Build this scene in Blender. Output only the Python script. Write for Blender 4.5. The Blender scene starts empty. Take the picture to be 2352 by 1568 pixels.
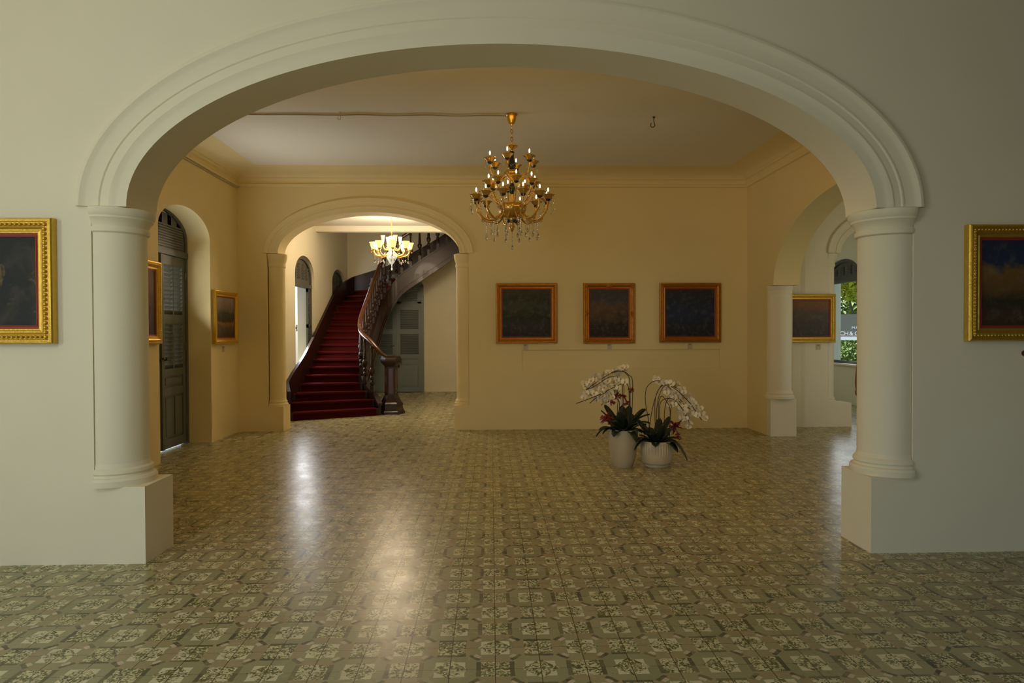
import bpy, bmesh, math, random
from mathutils import Vector, Matrix
PI = math.pi
sc = bpy.context.scene
COL = sc.collection
rnd = random.Random(7)

# ------------------------------------------------------------------ camera
F, EYE = 1568.0, 1.5
yaw, pit, roll = math.atan(48 / F), 23 / F, -0.004
ROT = Matrix.Rotation(-yaw, 3, 'Z') @ Matrix.Rotation(PI / 2 - pit, 3, 'X') @ Matrix.Rotation(roll, 3, 'Z')
cd = bpy.data.cameras.new('camera')
cam = bpy.data.objects.new('camera', cd)
COL.objects.link(cam)
cam.matrix_world = Matrix.Translation((0, 0, EYE)) @ ROT.to_4x4()
cd.sensor_width = 36.0
cd.lens = 36.0 * F / 2352.0
cd.clip_start = 0.05
sc.camera = cam

def at(px, py, Y):
    """point of the plane at depth Y that the photo shows at pixel px, py"""
    d = ROT @ Vector(((px - 1176) / F, -(py - 784) / F, -1.0))
    return Vector((0, 0, EYE)) + d * (Y / d.y)

# ------------------------------------------------------------------ view, world, daylight
sc.view_settings.view_transform = 'Standard'
sc.view_settings.look = 'None'
sc.view_settings.gamma = 1.0
sc.view_settings.use_curve_mapping = False
sc.view_settings.exposure = -0.2
sc.cycles.use_denoising = True
sc.cycles.max_bounces = 9
sc.cycles.diffuse_bounces = 5
sc.cycles.glossy_bounces = 4
sc.cycles.transmission_bounces = 6
sc.cycles.transparent_max_bounces = 8
sc.cycles.sample_clamp_indirect = 4.0
sc.cycles.caustics_reflective = False
sc.cycles.caustics_refractive = False

w = bpy.data.worlds.new('sky')
sc.world = w
w.use_nodes = True
bg = w.node_tree.nodes['Background']
sky = w.node_tree.nodes.new('ShaderNodeTexSky')
sky.sky_type = 'NISHITA'
sky.sun_disc = False
sky.sun_elevation = math.radians(62)
sky.sun_rotation = math.radians(-90)
w.node_tree.links.new(sky.outputs[0], bg.inputs[0])
bg.inputs[1].default_value = 0.35

def lamp(name, kind, loc, energy, color, aim=None, size=(1, 1), spread=None, radius=None):
    l = bpy.data.lights.new(name, kind)
    l.energy = energy
    l.color = color
    if kind == 'AREA':
        l.shape = 'RECTANGLE'
        l.size, l.size_y = size
        if spread: l.spread = math.radians(spread)
    if radius is not None: l.shadow_soft_size = radius
    o = bpy.data.objects.new(name, l)
    COL.objects.link(o)
    o.location = loc
    if aim is not None:
        o.rotation_euler = (Vector(aim) - Vector(loc)).to_track_quat('-Z', 'Y').to_euler()
    return o

DAY = (0.86, 0.99, 1.10)
s = lamp('sun', 'SUN', (0, 0, 20), 7.0, (1.0, 0.95, 0.85), aim=(6.5, -1.2, 0))
s.data.angle = 0.01
# daylight entering by the near room's tall windows (left side and behind the camera)
lamp('near_window_light', 'AREA', (-5.35, 0.3, 2.0), 60, DAY, aim=(0, 1.2, 1.6), size=(1.4, 2.6))
lamp('near_window_light', 'AREA', (-2.6, -3.6, 1.2), 46, (0.95, 0.98, 0.97), aim=(-0.9, 9, 6.5), size=(2.6, 1.5), spread=110)
# added unseen fills: one in the near room, one warm behind the arch head
lamp('near_fill', 'POINT', (-2.6, 0.9, 3.0), 55, (0.94, 1.0, 1.02), radius=.25)
lamp('arch_warm_fill', 'AREA', (0.2, 5.35, 3.78), 27, (1.0, 0.53, 0.02), aim=(0.6, 9.6, 0.3), size=(5.5, .3))
# daylight bounced up from the ground outside through the louvres of the left door
lamp('door_louvre_light', 'AREA', (-4.07, 8.75, 1.65), 17, (0.95, 0.98, 1.0), aim=(-2.9, 8.95, 3.1), size=(1.0, 1.2), spread=105)
# daylight by the stair hall's two left windows
lamp('hall_window_light', 'AREA', (-3.58, 13.2, 1.7), 34, (0.95, 0.97, 1.0), aim=(0, 13.0, 1.3), size=(.42, 1.5))
lamp('hall_window_light', 'AREA', (-3.44, 16.1, 2.75), 4, (0.95, 0.97, 1.0), aim=(0, 16.0, 2.6), size=(1.0, 0.5))
# daylight by the right room's windows
lamp('right_window_light', 'AREA', (7.05, 8.0, 1.8), 20, (1.0, 0.95, 0.78), aim=(4.5, 9.4, 1.7), size=(1.4, 2.2))
lamp('far_window_light', 'AREA', (7.1, 13.85, 1.75), 14, (0.92, 0.98, 1.0), aim=(5.2, 13.2, 1.5), size=(1.1, 1.7))

lamp('far_room_fill', 'AREA', (4.4, 14.7, 2.0), 14, (0.92, 0.98, 1.0), aim=(7.2, 13.2, 1.3), size=(1.3, 1.8))  # added fill with no window behind it, brightens the garden window wall

# ------------------------------------------------------------------ node helpers
class S:
    """a node socket with arithmetic"""
    def __init__(s, nt, sock): s.nt, s.k = nt, sock
    def _m(s, op, b=None, c=None):
        n = s.nt.nodes.new('ShaderNodeMath'); n.operation = op
        s.nt.links.new(s.k, n.inputs[0])
        for i, v in ((1, b), (2, c)):
            if v is None: continue
            if isinstance(v, S): s.nt.links.new(v.k, n.inputs[i])
            else: n.inputs[i].default_value = v
        return S(s.nt, n.outputs[0])
    def __add__(s, o): return s._m('ADD', o)
    def __sub__(s, o): return s._m('SUBTRACT', o)
    def __mul__(s, o): return s._m('MULTIPLY', o)
    def __truediv__(s, o): return s._m('DIVIDE', o)
    def __lt__(s, o): return s._m('LESS_THAN', o)
    def __gt__(s, o): return s._m('GREATER_THAN', o)
    def rsub(s, c): return (s * -1.0) + c
    def abs(s): return s._m('ABSOLUTE')
    def mod(s, c): return s._m('FLOORED_MODULO', c)
    def max(s, o): return s._m('MAXIMUM', o)
    def min(s, o): return s._m('MINIMUM', o)
    def floor(s): return s._m('FLOOR')

def new_mat(name):
    m = bpy.data.materials.new(name); m.use_nodes = True
    nt = m.node_tree
    return m, nt, nt.nodes['Principled BSDF']

def tex_coord(nt, which='Object'):
    return nt.nodes.new('ShaderNodeTexCoord').outputs[which]

def noise(nt, vec, scale, detail=3, rough=0.5, dist=0.0):
    n = nt.nodes.new('ShaderNodeTexNoise')
    n.inputs['Scale'].default_value = scale; n.inputs['Detail'].default_value = detail
    n.inputs['Roughness'].default_value = rough; n.inputs['Distortion'].default_value = dist
    if vec is not None: nt.links.new(vec, n.inputs['Vector'])
    return S(nt, n.outputs['Fac'])

def mix(nt, fac, a, b):
    n = nt.nodes.new('ShaderNodeMix'); n.data_type = 'RGBA'
    for i, v in ((0, fac), (6, a), (7, b)):
        if isinstance(v, S): nt.links.new(v.k, n.inputs[i])
        elif i == 0: n.inputs[0].default_value = v
        else: n.inputs[i].default_value = (*v, 1)
    return S(nt, n.outputs[2])

def ramp(nt, fac, stops):
    n = nt.nodes.new('ShaderNodeValToRGB')
    el = n.color_ramp.elements
    while len(el) < len(stops): el.new(0.5)
    for e, (p, c) in zip(el, stops):
        e.position = p; e.color = (*c, 1)
    nt.links.new(fac.k, n.inputs[0])
    return S(nt, n.outputs[0])

def bump(nt, h, strength, dist, bsdf):
    n = nt.nodes.new('ShaderNodeBump')
    n.inputs['Strength'].default_value = strength; n.inputs['Distance'].default_value = dist
    nt.links.new(h.k, n.inputs['Height']); nt.links.new(n.outputs[0], bsdf.inputs['Normal'])

def simple(name, color, rough=0.5, metal=0.0, var=0.0, vscale=8.0, bmp=0.0, bscale=40.0, spec=0.5, coat=0.0):
    m, nt, b = new_mat(name)
    b.inputs['Roughness'].default_value = rough
    b.inputs['Metallic'].default_value = metal
    b.inputs['Specular IOR Level'].default_value = spec
    b.inputs['Coat Weight'].default_value = coat
    b.inputs['Base Color'].default_value = (*color, 1)
    oc = tex_coord(nt)
    if var:
        c = mix(nt, noise(nt, oc, vscale, 4), [x * (1 - var) for x in color], [min(1, x * (1 + var)) for x in color])
        nt.links.new(c.k, b.inputs['Base Color'])
    if bmp: bump(nt, noise(nt, oc, bscale, 3), bmp, 0.01, b)
    return m

def glow(name, color, strength, base=(0.9, 0.8, 0.6)):
    m, nt, b = new_mat(name)
    b.inputs['Base Color'].default_value = (*base, 1)
    b.inputs['Emission Color'].default_value = (*color, 1)
    b.inputs['Emission Strength'].default_value = strength
    return m

WARMPLASTER = simple('warm_lit_plaster', (0.80, 0.665, 0.34), 0.75, var=0.03, vscale=2.2, bmp=0.06, bscale=14, spec=0.25)  # same plaster, with the middle room's warm light put into its colour
PLASTER = simple('plaster', (0.80, 0.735, 0.54), 0.75, var=0.03, vscale=2.2, bmp=0.06, bscale=14, spec=0.25)
CEIL = simple('ceiling_paint', (0.80, 0.745, 0.60), 0.8, var=0.02, vscale=1.5, spec=0.2)
EXTERIOR = simple('exterior_render', (0.75, 0.72, 0.62), 0.9)
GREY = simple('grey_paint', (0.125, 0.135, 0.118), 0.45, var=0.08, vscale=6)
GREYD = simple('grey_paint_dark', (0.10, 0.10, 0.085), 0.5, var=0.08, vscale=6)
BLUEGREY = simple('blue_grey_paint', (0.17, 0.20, 0.20), 0.45, var=0.06)
WHITEWOOD = simple('white_painted_wood', (0.8, 0.82, 0.82), 0.5)
IRON = simple('dark_iron', (0.03, 0.025, 0.02), 0.4, metal=0.6)
WOOD = simple('dark_polished_wood', (0.023, 0.009, 0.005), 0.36, var=0.35, vscale=9, spec=0.35, coat=0.05)
RAILWOOD = simple('polished_rail_wood', (0.085, 0.028, 0.012), 0.22, var=0.3, vscale=9, coat=0.3)
CARPET = simple('red_carpet', (0.056, 0.004, 0.0028), 0.95, var=0.25, vscale=60, bmp=0.3, bscale=220, spec=0.1)
BRASS = simple('brass', (0.72, 0.42, 0.09), 0.25, metal=1.0, var=0.15, vscale=25)
BLACK = simple('black_enamel', (0.012, 0.016, 0.014), 0.2, coat=0.5)
CANDLE = simple('candle_sleeve', (0.55, 0.36, 0.10), 0.4)
POT = simple('white_ceramic', (0.48, 0.40, 0.25), 0.55, var=0.05)
POTR = simple('ribbed_ceramic', (0.56, 0.46, 0.28), 0.35)
LEAF = simple('orchid_leaf', (0.018, 0.026, 0.012), 0.35, var=0.3)
STEM = simple('orchid_stem', (0.045, 0.03, 0.018), 0.5)
PETAL = simple('white_petal', (0.80, 0.71, 0.53), 0.6)
THROAT = simple('orchid_throat', (0.55, 0.42, 0.12), 0.6)
RED = simple('red_petal', (0.20, 0.012, 0.01), 0.6, var=0.3)
SOIL = simple('potting_bark', (0.03, 0.02, 0.012), 0.9)
CARD = simple('label_card', (0.55, 0.47, 0.30), 0.6)
INK = simple('label_ink', (0.05, 0.035, 0.02), 0.7)
CABLE = simple('cable_sheath', (0.45, 0.40, 0.30), 0.5)
MAROON = simple('red_slip', (0.30, 0.035, 0.015), 0.5)
SKIN = simple('skin', (0.22, 0.075, 0.035), 0.5)
SHIRT = simple('navy_cloth', (0.03, 0.04, 0.07), 0.9)
TROUS = simple('dark_trouser_cloth', (0.03, 0.03, 0.035), 0.9)
HAIR = simple('black_hair', (0.012, 0.01, 0.009), 0.5)
BARK = simple('tree_bark', (0.10, 0.07, 0.045), 0.9)
SIGNG = simple('sign_panel_grey', (0.16, 0.145, 0.12), 0.7)
SIGNW = simple('sign_white', (0.9, 0.92, 0.95), 0.6)

def gold(name, c1, c2):
    m, nt, b = new_mat(name)
    b.inputs['Metallic'].default_value = 0.75
    b.inputs['Roughness'].default_value = 0.38
    oc = tex_coord(nt)
    c = mix(nt, noise(nt, oc, 22, 4), c1, c2)
    nt.links.new(c.k, b.inputs['Base Color'])
    bump(nt, noise(nt, oc, 90, 3), 0.35, 0.006, b)
    return m
GOLD = gold('gilt_frame', (0.62, 0.37, 0.04), (0.85, 0.55, 0.09))
GOLDR = gold('red_gold_frame', (0.38, 0.13, 0.012), (0.60, 0.26, 0.035))

def glass(name, color, rough=0.03):
    m, nt, b = new_mat(name)
    b.inputs['Base Color'].default_value = (*color, 1)
    b.inputs['Transmission Weight'].default_value = 0.85
    b.inputs['Roughness'].default_value = rough
    b.inputs['IOR'].default_value = 1.5
    return m
CRYSTAL = glass('crystal', (0.98, 0.97, 0.94))
AMBER = simple('gilt_glass', (0.52, 0.31, 0.06), 0.18, metal=0.55, var=0.2, vscale=30, coat=0.5)
BULB = glow('warm_bulb', (1.0, 0.83, 0.50), 7.0)
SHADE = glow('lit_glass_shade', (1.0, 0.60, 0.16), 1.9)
HALLGOLD = simple('lit_hall_brass', (0.85, 0.5, 0.08), 0.3, metal=0.6)

def leaves_mat(name, c1, c2):
    m, nt, b = new_mat(name)
    b.inputs['Roughness'].default_value = 0.5
    c = mix(nt, noise(nt, tex_coord(nt), 3.5, 3), c1, c2)
    nt.links.new(c.k, b.inputs['Base Color'])
    return m
LEAFY = leaves_mat('sunlit_tree_leaf', (0.34, 0.36, 0.04), (0.62, 0.55, 0.07))
LEAFG = leaves_mat('hedge_leaf', (0.07, 0.14, 0.025), (0.22, 0.30, 0.06))
LAWN = simple('lawn', (0.10, 0.16, 0.04), 0.9, var=0.3)

# cement tile floor: a two by two tile repeat of speckled squares, diamonds and dark octagon rings
def floor_material():
    m, nt, b = new_mat('patterned_cement_tile')
    P = tex_coord(nt, 'Object')
    sep = nt.nodes.new('ShaderNodeSeparateXYZ'); nt.links.new(P, sep.inputs[0])
    u = (S(nt, sep.outputs[0]) - 0.013) / 0.203
    v = (S(nt, sep.outputs[1]) - 3.016) / 0.203
    wob = (noise(nt, P, 26, 2) - 0.5) * 0.05
    u2, v2 = u + wob, v + wob
    a = (u2.mod(2.0) - 1.0).abs()                 # 0 on the ringed diamond's column
    bb = ((v2 + 1.0).mod(2.0) - 1.0).abs()
    a1, b1 = a.rsub(1.0), bb.rsub(1.0)
    tile2 = nt.nodes.new('ShaderNodeTexWhiteNoise'); tile2.noise_dimensions = '2D'
    cv2 = nt.nodes.new('ShaderNodeCombineXYZ')
    nt.links.new(((u * 2.0).floor() + 0.37).k, cv2.inputs[0]); nt.links.new(((v * 2.0).floor() + 0.71).k, cv2.inputs[1])
    nt.links.new(cv2.outputs[0], tile2.inputs['Vector'])
    tq = S(nt, tile2.outputs['Value'])
    sp = noise(nt, P, 48, 2, 0.5, 1.6)
    sp = sp + (tq - 0.5) * 0.07
    speck = ramp(nt, sp, [(0.43, (0.10, 0.105, 0.042)), (0.50, (0.40, 0.365, 0.18)), (0.56, (0.70, 0.64, 0.38))])
    tile = nt.nodes.new('ShaderNodeTexWhiteNoise'); tile.noise_dimensions = '2D'
    cv = nt.nodes.new('ShaderNodeCombineXYZ')
    nt.links.new(u.floor().k, cv.inputs[0]); nt.links.new(v.floor().k, cv.inputs[1])
    nt.links.new(cv.outputs[0], tile.inputs['Vector'])
    tv = S(nt, tile.outputs['Value'])
    greenish = mix(nt, tv, (0.285, 0.275, 0.145), (0.37, 0.335, 0.18))
    pinkish = mix(nt, tv, (0.345, 0.27, 0.145), (0.395, 0.325, 0.18))
    cream = (0.72, 0.65, 0.42)
    dark = mix(nt, tq, (0.050, 0.058, 0.038), (0.22, 0.19, 0.10))
    inring = (a.max(bb) < 0.60) * ((a + bb) < 1.06)
    ctr = (a1.max(b1) < 0.44)
    col = mix(nt, inring.max(ctr), pinkish, greenish)
    for x, y in ((a1, bb), (a, b1)):
        col = mix(nt, x.max(y) < 0.325, col, speck)
    for x, y in ((a, bb), (a1, b1)):
        col = mix(nt, x.max(y) < 0.33, col, cream)
        col = mix(nt, (x + y) < 0.42, col, speck)
    bar = (((a - 0.63).abs() < 0.052) * (bb < 0.33)).max(((bb - 0.63).abs() < 0.045) * (a < 0.33))
    elbow = (((a + bb) - 1.06).abs() < 0.075) * ((a - bb).abs() < 0.22)
    col = mix(nt, bar.max(elbow), col, dark)
    oval = ((((a + bb) - 1.20).abs() / 0.075).max((a - bb).abs() / 0.12)) < 1.0
    col = mix(nt, oval, col, (0.62, 0.51, 0.36))
    # wear and joints
    wear = noise(nt, P, 1.3, 4)
    col = mix(nt, ((wear - 0.35) * 0.9).max(0.0).min(0.14), col, (0.35, 0.31, 0.165))
    fu = (u + 0.5).mod(1.0) - 0.5
    fv = (v + 0.5).mod(1.0) - 0.5
    joint = (fu.abs() < 0.011).max(fv.abs() < 0.006)
    col = mix(nt, joint * 0.85, col, (0.055, 0.04, 0.018))
    nt.links.new(col.k, b.inputs['Base Color'])
    r = (noise(nt, P, 4.0, 4) * 0.18) + 0.19
    nt.links.new(r.k, b.inputs['Roughness'])
    b.inputs['Specular IOR Level'].default_value = 0.27
    h = noise(nt, P, 9, 3) - joint * 0.4
    bump(nt, h, 0.07, 0.01, b)
    return m
TILES = floor_material()

# ------------------------------------------------------------------ mesh helpers
def obj(name, bm, mat, parent=None, loc=None, smooth=None, kind=None):
    me = bpy.data.meshes.new(name)
    bmesh.ops.recalc_face_normals(bm, faces=bm.faces)
    bm.to_mesh(me); bm.free()
    for mm in (mat if isinstance(mat, (list, tuple)) else [mat]): me.materials.append(mm)
    if smooth is not None:
        me.polygons.foreach_set('use_smooth', [True] * len(me.polygons))
        if smooth < 180: me.set_sharp_from_angle(angle=math.radians(smooth))
    o = bpy.data.objects.new(name, me); COL.objects.link(o)
    if parent: o.parent = parent
    if loc is not None: o.location = loc
    if kind: o['kind'] = kind
    return o

def struct(name, bm, mat, smooth=None, parent=None):
    return obj(name, bm, mat, parent, smooth=smooth, kind=None if parent else 'structure')

def thing(name, label, cat, loc=(0, 0, 0), rotz=0.0, group=None):
    o = bpy.data.objects.new(name, None); COL.objects.link(o)
    o.empty_display_size = 0.1
    o.location = loc; o.rotation_euler = (0, 0, rotz)
    o['label'] = label; o['category'] = cat
    if group: o['group'] = group
    return o

def tag(o, label, cat, group=None):
    o['label'] = label; o['category'] = cat
    if group: o['group'] = group
    return o

def sempty(name, loc=(0, 0, 0), rotz=0.0):
    o = bpy.data.objects.new(name, None); COL.objects.link(o)
    o.location = loc; o.rotation_euler = (0, 0, rotz); o['kind'] = 'structure'
    return o

def dup(o, parent=None):
    kids = list(o.children)
    c = o.copy(); COL.objects.link(c)
    if parent is not None: c.parent = parent
    for k in kids: dup(k, c)
    return c

def box(bm, x0, x1, y0, y1, z0, z1):
    vs = [bm.verts.new(p) for p in ((x0, y0, z0), (x1, y0, z0), (x1, y1, z0), (x0, y1, z0), (x0, y0, z1), (x1, y0, z1), (x1, y1, z1), (x0, y1, z1))]
    for f in ((0, 3, 2, 1), (4, 5, 6, 7), (0, 1, 5, 4), (1, 2, 6, 5), (2, 3, 7, 6), (3, 0, 4, 7)):
        bm.faces.new([vs[i] for i in f])
    return bm

def B(*a): return box(bmesh.new(), *a)

def prism(bm, pts, d0, d1, f):
    """extrude a closed outline; f(u, v, d) gives the point"""
    A = [bm.verts.new(f(u, v, d0)) for u, v in pts]
    C = [bm.verts.new(f(u, v, d1)) for u, v in pts]
    bm.faces.new(A); bm.faces.new(C[::-1])
    n = len(pts)
    for i in range(n): bm.faces.new((A[i], A[(i + 1) % n], C[(i + 1) % n], C[i]))
    return bm

def lathe(bm, prof, c=(0, 0, 0), seg=24, a0=0.0, a1=2 * PI, cap=True, mod=None, sx=1.0, sy=1.0):
    full = abs(a1 - a0 - 2 * PI) < 1e-6
    n = seg if full else seg + 1
    rings = []
    for j, (r, z) in enumerate(prof):
        ring = []
        for i in range(n):
            t = a0 + (a1 - a0) * i / seg
            q = r * (mod(t, j) if mod else 1.0)
            ring.append(bm.verts.new((c[0] + q * math.cos(t) * sx, c[1] + q * math.sin(t) * sy, c[2] + z)))
        rings.append(ring)
    for A, C in zip(rings, rings[1:]):
        for i in range(n if full else n - 1):
            k = (i + 1) % n
            bm.faces.new((A[i], A[k], C[k], C[i]))
    if cap:
        for ring in (rings[0], rings[-1]):
            if len(ring) > 2: bm.faces.new(ring)
    return bm

def frames_along(pts):
    pts = [Vector(p) for p in pts]
    out = []
    for i, p in enumerate(pts):
        t = (pts[min(i + 1, len(pts) - 1)] - pts[max(i - 1, 0)]).normalized()
        out.append((p, t))
    return out

def tube(bm, pts, r, seg=8, cap=True, closed=False):
    """round tube along points, r a number or a list"""
    pts = [Vector(p) for p in pts]
    n = len(pts)
    up = Vector((0, 0, 1))
    rings, ref = [], None
    for i, p in enumerate(pts):
        a = pts[(i - 1) % n] if (closed or i > 0) else pts[0]
        c = pts[(i + 1) % n] if (closed or i < n - 1) else pts[-1]
        t = (c - a).normalized()
        if ref is None:
            ref = t.cross(up)
            if ref.length < 1e-3: ref = t.cross(Vector((1, 0, 0)))
        ref = (ref - t * ref.dot(t)).normalized()
        bn = t.cross(ref)
        rr = r[i] if isinstance(r, (list, tuple)) else r
        rings.append([bm.verts.new(p + ref * rr * math.cos(2 * PI * k / seg) + bn * rr * math.sin(2 * PI * k / seg)) for k in range(seg)])
    m = n if closed else n - 1
    for i in range(m):
        A, C = rings[i], rings[(i + 1) % n]
        for k in range(seg): bm.faces.new((A[k], A[(k + 1) % seg], C[(k + 1) % seg], C[k]))
    if cap and not closed: bm.faces.new(rings[0]); bm.faces.new(rings[-1][::-1])
    return bm

def sweep(bm, pts, prof, cap=True):
    """sweep a profile (side, up) along a path, kept upright"""
    rings = []
    for p, t in frames_along(pts):
        h = Vector((t.x, t.y, 0)).normalized()
        sd = Vector((h.y, -h.x, 0))
        rings.append([bm.verts.new(p + sd * a + Vector((0, 0, b))) for a, b in prof])
    n = len(prof)
    for A, C in zip(rings, rings[1:]):
        for k in range(n): bm.faces.new((A[k], A[(k + 1) % n], C[(k + 1) % n], C[k]))
    if cap: bm.faces.new(rings[0]); bm.faces.new(rings[-1][::-1])
    return bm

def smooth_path(pts, n=6):
    """Catmull-Rom through the points"""
    P = [Vector(p) for p in pts]
    P = [P[0] * 2 - P[1]] + P + [P[-1] * 2 - P[-2]]
    out = []
    for i in range(1, len(P) - 2):
        for k in range(n):
            t = k / n
            a, b, c, d = P[i - 1], P[i], P[i + 1], P[i + 2]
            out.append(0.5 * (2 * b + (c - a) * t + (2 * a - 5 * b + 4 * c - d) * t * t + (3 * b - a - 3 * c + d) * t ** 3))
    out.append(P[-2])
    return out

def ball(bm, c, r, seg=8, rings=6, sx=1, sy=1, sz=1):
    prof = [(max(1e-4, r * math.sin(PI * i / rings)), -r * sz * math.cos(PI * i / rings)) for i in range(rings + 1)]
    return lathe(bm, prof, c, seg, sx=sx, sy=sy)

XZ = lambda u, v, d: (u, d, v)      # a wall running along X
YZ = lambda u, v, d: (d, u, v)      # a wall running along Y

def arch_pts(u0, u1, zs, rise, n=40, extra=0.0):
    c, a = (u0 + u1) / 2, (u1 - u0) / 2
    return [(c - (a + extra) * math.cos(PI * i / n), zs + (rise + extra) * math.sin(PI * i / n)) for i in range(n + 1)]

def wall_bm(f, d0, d1, u0, u1, z0, z1, ops=(), n=48):
    """a wall slab with openings (u0, u1, sill, spring, rise, depth or None, jamb left, jamb right);
    below the springing an opening widens by the jambs (the columns stand there)"""
    bm = bmesh.new()
    def face(pts, d): bm.faces.new([bm.verts.new(f(u, v, d)) for u, v in pts])
    def strip(pts, e0, e1, closed=False):
        A = [bm.verts.new(f(u, v, e0)) for u, v in pts]; C = [bm.verts.new(f(u, v, e1)) for u, v in pts]
        for i in range(len(pts) - 1): bm.faces.new((A[i], A[i + 1], C[i + 1], C[i]))
        if closed: bm.faces.new((A[-1], A[0], C[0], C[-1]))
    ops = [tuple(o) + (None, 0, 0)[len(o) - 5:] for o in sorted(ops)]
    for d in (d0, d1):
        x = u0
        for a, c, zb, zs, rise, dep, jl, jr in ops:
            if dep and d == d1: continue
            if a - jl > x: face([(x, z0), (a - jl, z0), (a - jl, z1), (x, z1)], d)
            if jl: face([(a - jl, zs), (a, zs), (a, z1), (a - jl, z1)], d)
            if jr: face([(c, zs), (c + jr, zs), (c + jr, z1), (c, z1)], d)
            if zb > z0: face([(a, z0), (c, z0), (c, zb), (a, zb)], d)
            top = arch_pts(a, c, zs, rise, n) if rise > 0 else [(a, zs), (c, zs)]
            for p, q in zip(top, top[1:]): face([p, q, (q[0], z1), (p[0], z1)], d)
            x = c + jr
        face([(x, z0), (u1, z0), (u1, z1), (x, z1)], d)
    for a, c, zb, zs, rise, dep, jl, jr in ops:
        dd = d0 + (dep if dep else (d1 - d0))
        top = arch_pts(a, c, zs, rise, n) if rise > 0 else [(a, zs), (c, zs)]
        loop = [(a - jl, zb)] + ([(a - jl, zs)] if jl else []) + top + ([(c + jr, zs)] if jr else []) + [(c + jr, zb)]
        strip(loop, d0, dd, closed=zb > z0)
        if dep: face([(a, zb), (c, zb), (c, zs), (a, zs)], dd)
    strip([(u0, z0), (u0, z1), (u1, z1), (u1, z0)], d0, d1)
    return bm

def archivolt(f, d, sgn, u0, u1, zs, rise, prof, n=56):
    """moulded band round an arch on the face at d, standing out by sgn"""
    bm = bmesh.new()
    c, a = (u0 + u1) / 2, (u1 - u0) / 2
    rings = []
    for i in range(n + 1):
        t = PI * i / n
        rings.append([bm.verts.new(f(c - (a + o) * math.cos(t), zs + (rise + o) * math.sin(t), d + sgn * p)) for o, p in prof])
    for A, C in zip(rings, rings[1:]):
        for k in range(len(prof) - 1): bm.faces.new((A[k], A[k + 1], C[k + 1], C[k]))
    bm.faces.new(rings[0]); bm.faces.new(rings[-1])
    return bm

def loop_sweep(bm, x0, x1, z0, z1, prof, f):
    """mitred profile round a rectangle: prof of (inset, out)"""
    rings = []
    for ins, out in prof:
        rings.append([bm.verts.new(f(*p, out)) for p in ((x0 + ins, z0 + ins), (x1 - ins, z0 + ins), (x1 - ins, z1 - ins), (x0 + ins, z1 - ins))])
    for A, C in zip(rings, rings[1:]):
        for k in range(4): bm.faces.new((A[k], A[(k + 1) % 4], C[(k + 1) % 4], C[k]))
    return bm

# ------------------------------------------------------------------ the setting
struct('floor', B(-6.2, 7.6, -4.2, 17.6, -0.12, 0.0), TILES)
tag(obj('garden_ground', B(7.62, 40, -10, 60, -0.6, -0.5), LAWN), 'green lawn outside beyond the far right window', 'lawn')
# near room shell (behind and beside the camera)
struct('ceiling_near', B(-5.6, 5.9, -3.9, 4.49, 4.02, 4.2), CEIL)
struct('wall_near_left', wall_bm(YZ, -5.45, -5.75, -3.9, 4.49, 0, 4.02, [(-0.9, 0.5, 0.4, 2.9, 0.3)]), PLASTER)
struct('wall_near_right', wall_bm(YZ, 5.75, 5.95, -3.9, 4.49, 0, 4.02), WOOD)  # unseen wall, made dark to cut the near room's bounce light
struct('wall_near_back', wall_bm(XZ, -3.7, -3.9, -5.75, 5.95, 0, 4.02, [(-4.3, -1.7, 0.4, 2.9, 0.3), (0.3, 2.9, 0.4, 2.9, 0.3)]), WOOD)  # dark surface put on the unseen back wall to soak up bounce
# arch wall between near room and middle room
NA = (-2.345, 2.57, 2.315, 1.062)
struct('wall_front', wall_bm(XZ, 4.49, 4.88, -5.75, 5.95, 0, 4.2, [(NA[0], NA[1], 0, NA[2], NA[3], None, .228, .258)], n=96), PLASTER)
VOLT = [(0, 0), (0, .012), (.055, .012), (.075, .018), (.10, .034), (.108, .034), (.108, .024), (.160, .024), (.168, .034), (.178, .034), (.178, .026), (.245, .026), (.262, .034), (.285, .052), (.30, .052), (.31, .046), (.312, 0)]
struct('trim_1', archivolt(XZ, 4.49, -1, *NA, [(o_, p_ * .72) for o_, p_ in VOLT], n=72), PLASTER, smooth=25)
# middle room
LW, RW, FW, CZ = -3.82, 3.95, 10.42, 3.92
struct('wall_left', wall_bm(YZ, LW, LW - 0.36, 4.88, FW, 0, 4.1, [(7.98, 9.43, 0, 2.74, 0.34)], n=64), WARMPLASTER)
RA = (5.36, 9.44, 2.135, 1.045)
struct('wall_right', wall_bm(YZ, RW, RW + 0.37, 4.88, FW, 0, 4.1, [(RA[0], RA[1], 0, RA[2], RA[3], None, .22, .22)], n=80), WARMPLASTER)
FA = (-3.21, -0.478, 2.695, 0.62)
BA = (5.42, 7.1, 2.695, 0.5)
struct('wall_back', wall_bm(XZ, FW, FW + 0.35, -4.2, 4.0, 0, 4.1, [(FA[0], FA[1], 0, FA[2], FA[3], None, .17, .14), (0.472, 3.522, 0.925, 1.218, 0, 0.03)], n=80), WARMPLASTER)
VOLT2 = [(0, 0), (0, .010), (.045, .010), (.06, .02), (.085, .022), (.09, .014), (.13, .014), (.14, .024), (.17, .028), (.205, .034), (.212, .030), (.213, 0)]
struct('trim_2', archivolt(XZ, FW, -1, *FA, VOLT2), WARMPLASTER, smooth=25)
bm = wall_bm(XZ, FW + 0.01, FW + 0.35, 4.86, 7.25, 0, 4.1, [(BA[0], BA[1], 0, BA[2], BA[3], None, .2, .05)])
prism(bm, [(4.0, FW + .03), (4.74, FW + .03), (4.80, FW + .026), (4.86, FW + .01), (4.861, FW + .35), (4.0, FW + .35)], 0, 4.1, lambda u, v, d: (u, v, d))
struct('wall_back_right', bm, PLASTER)
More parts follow.
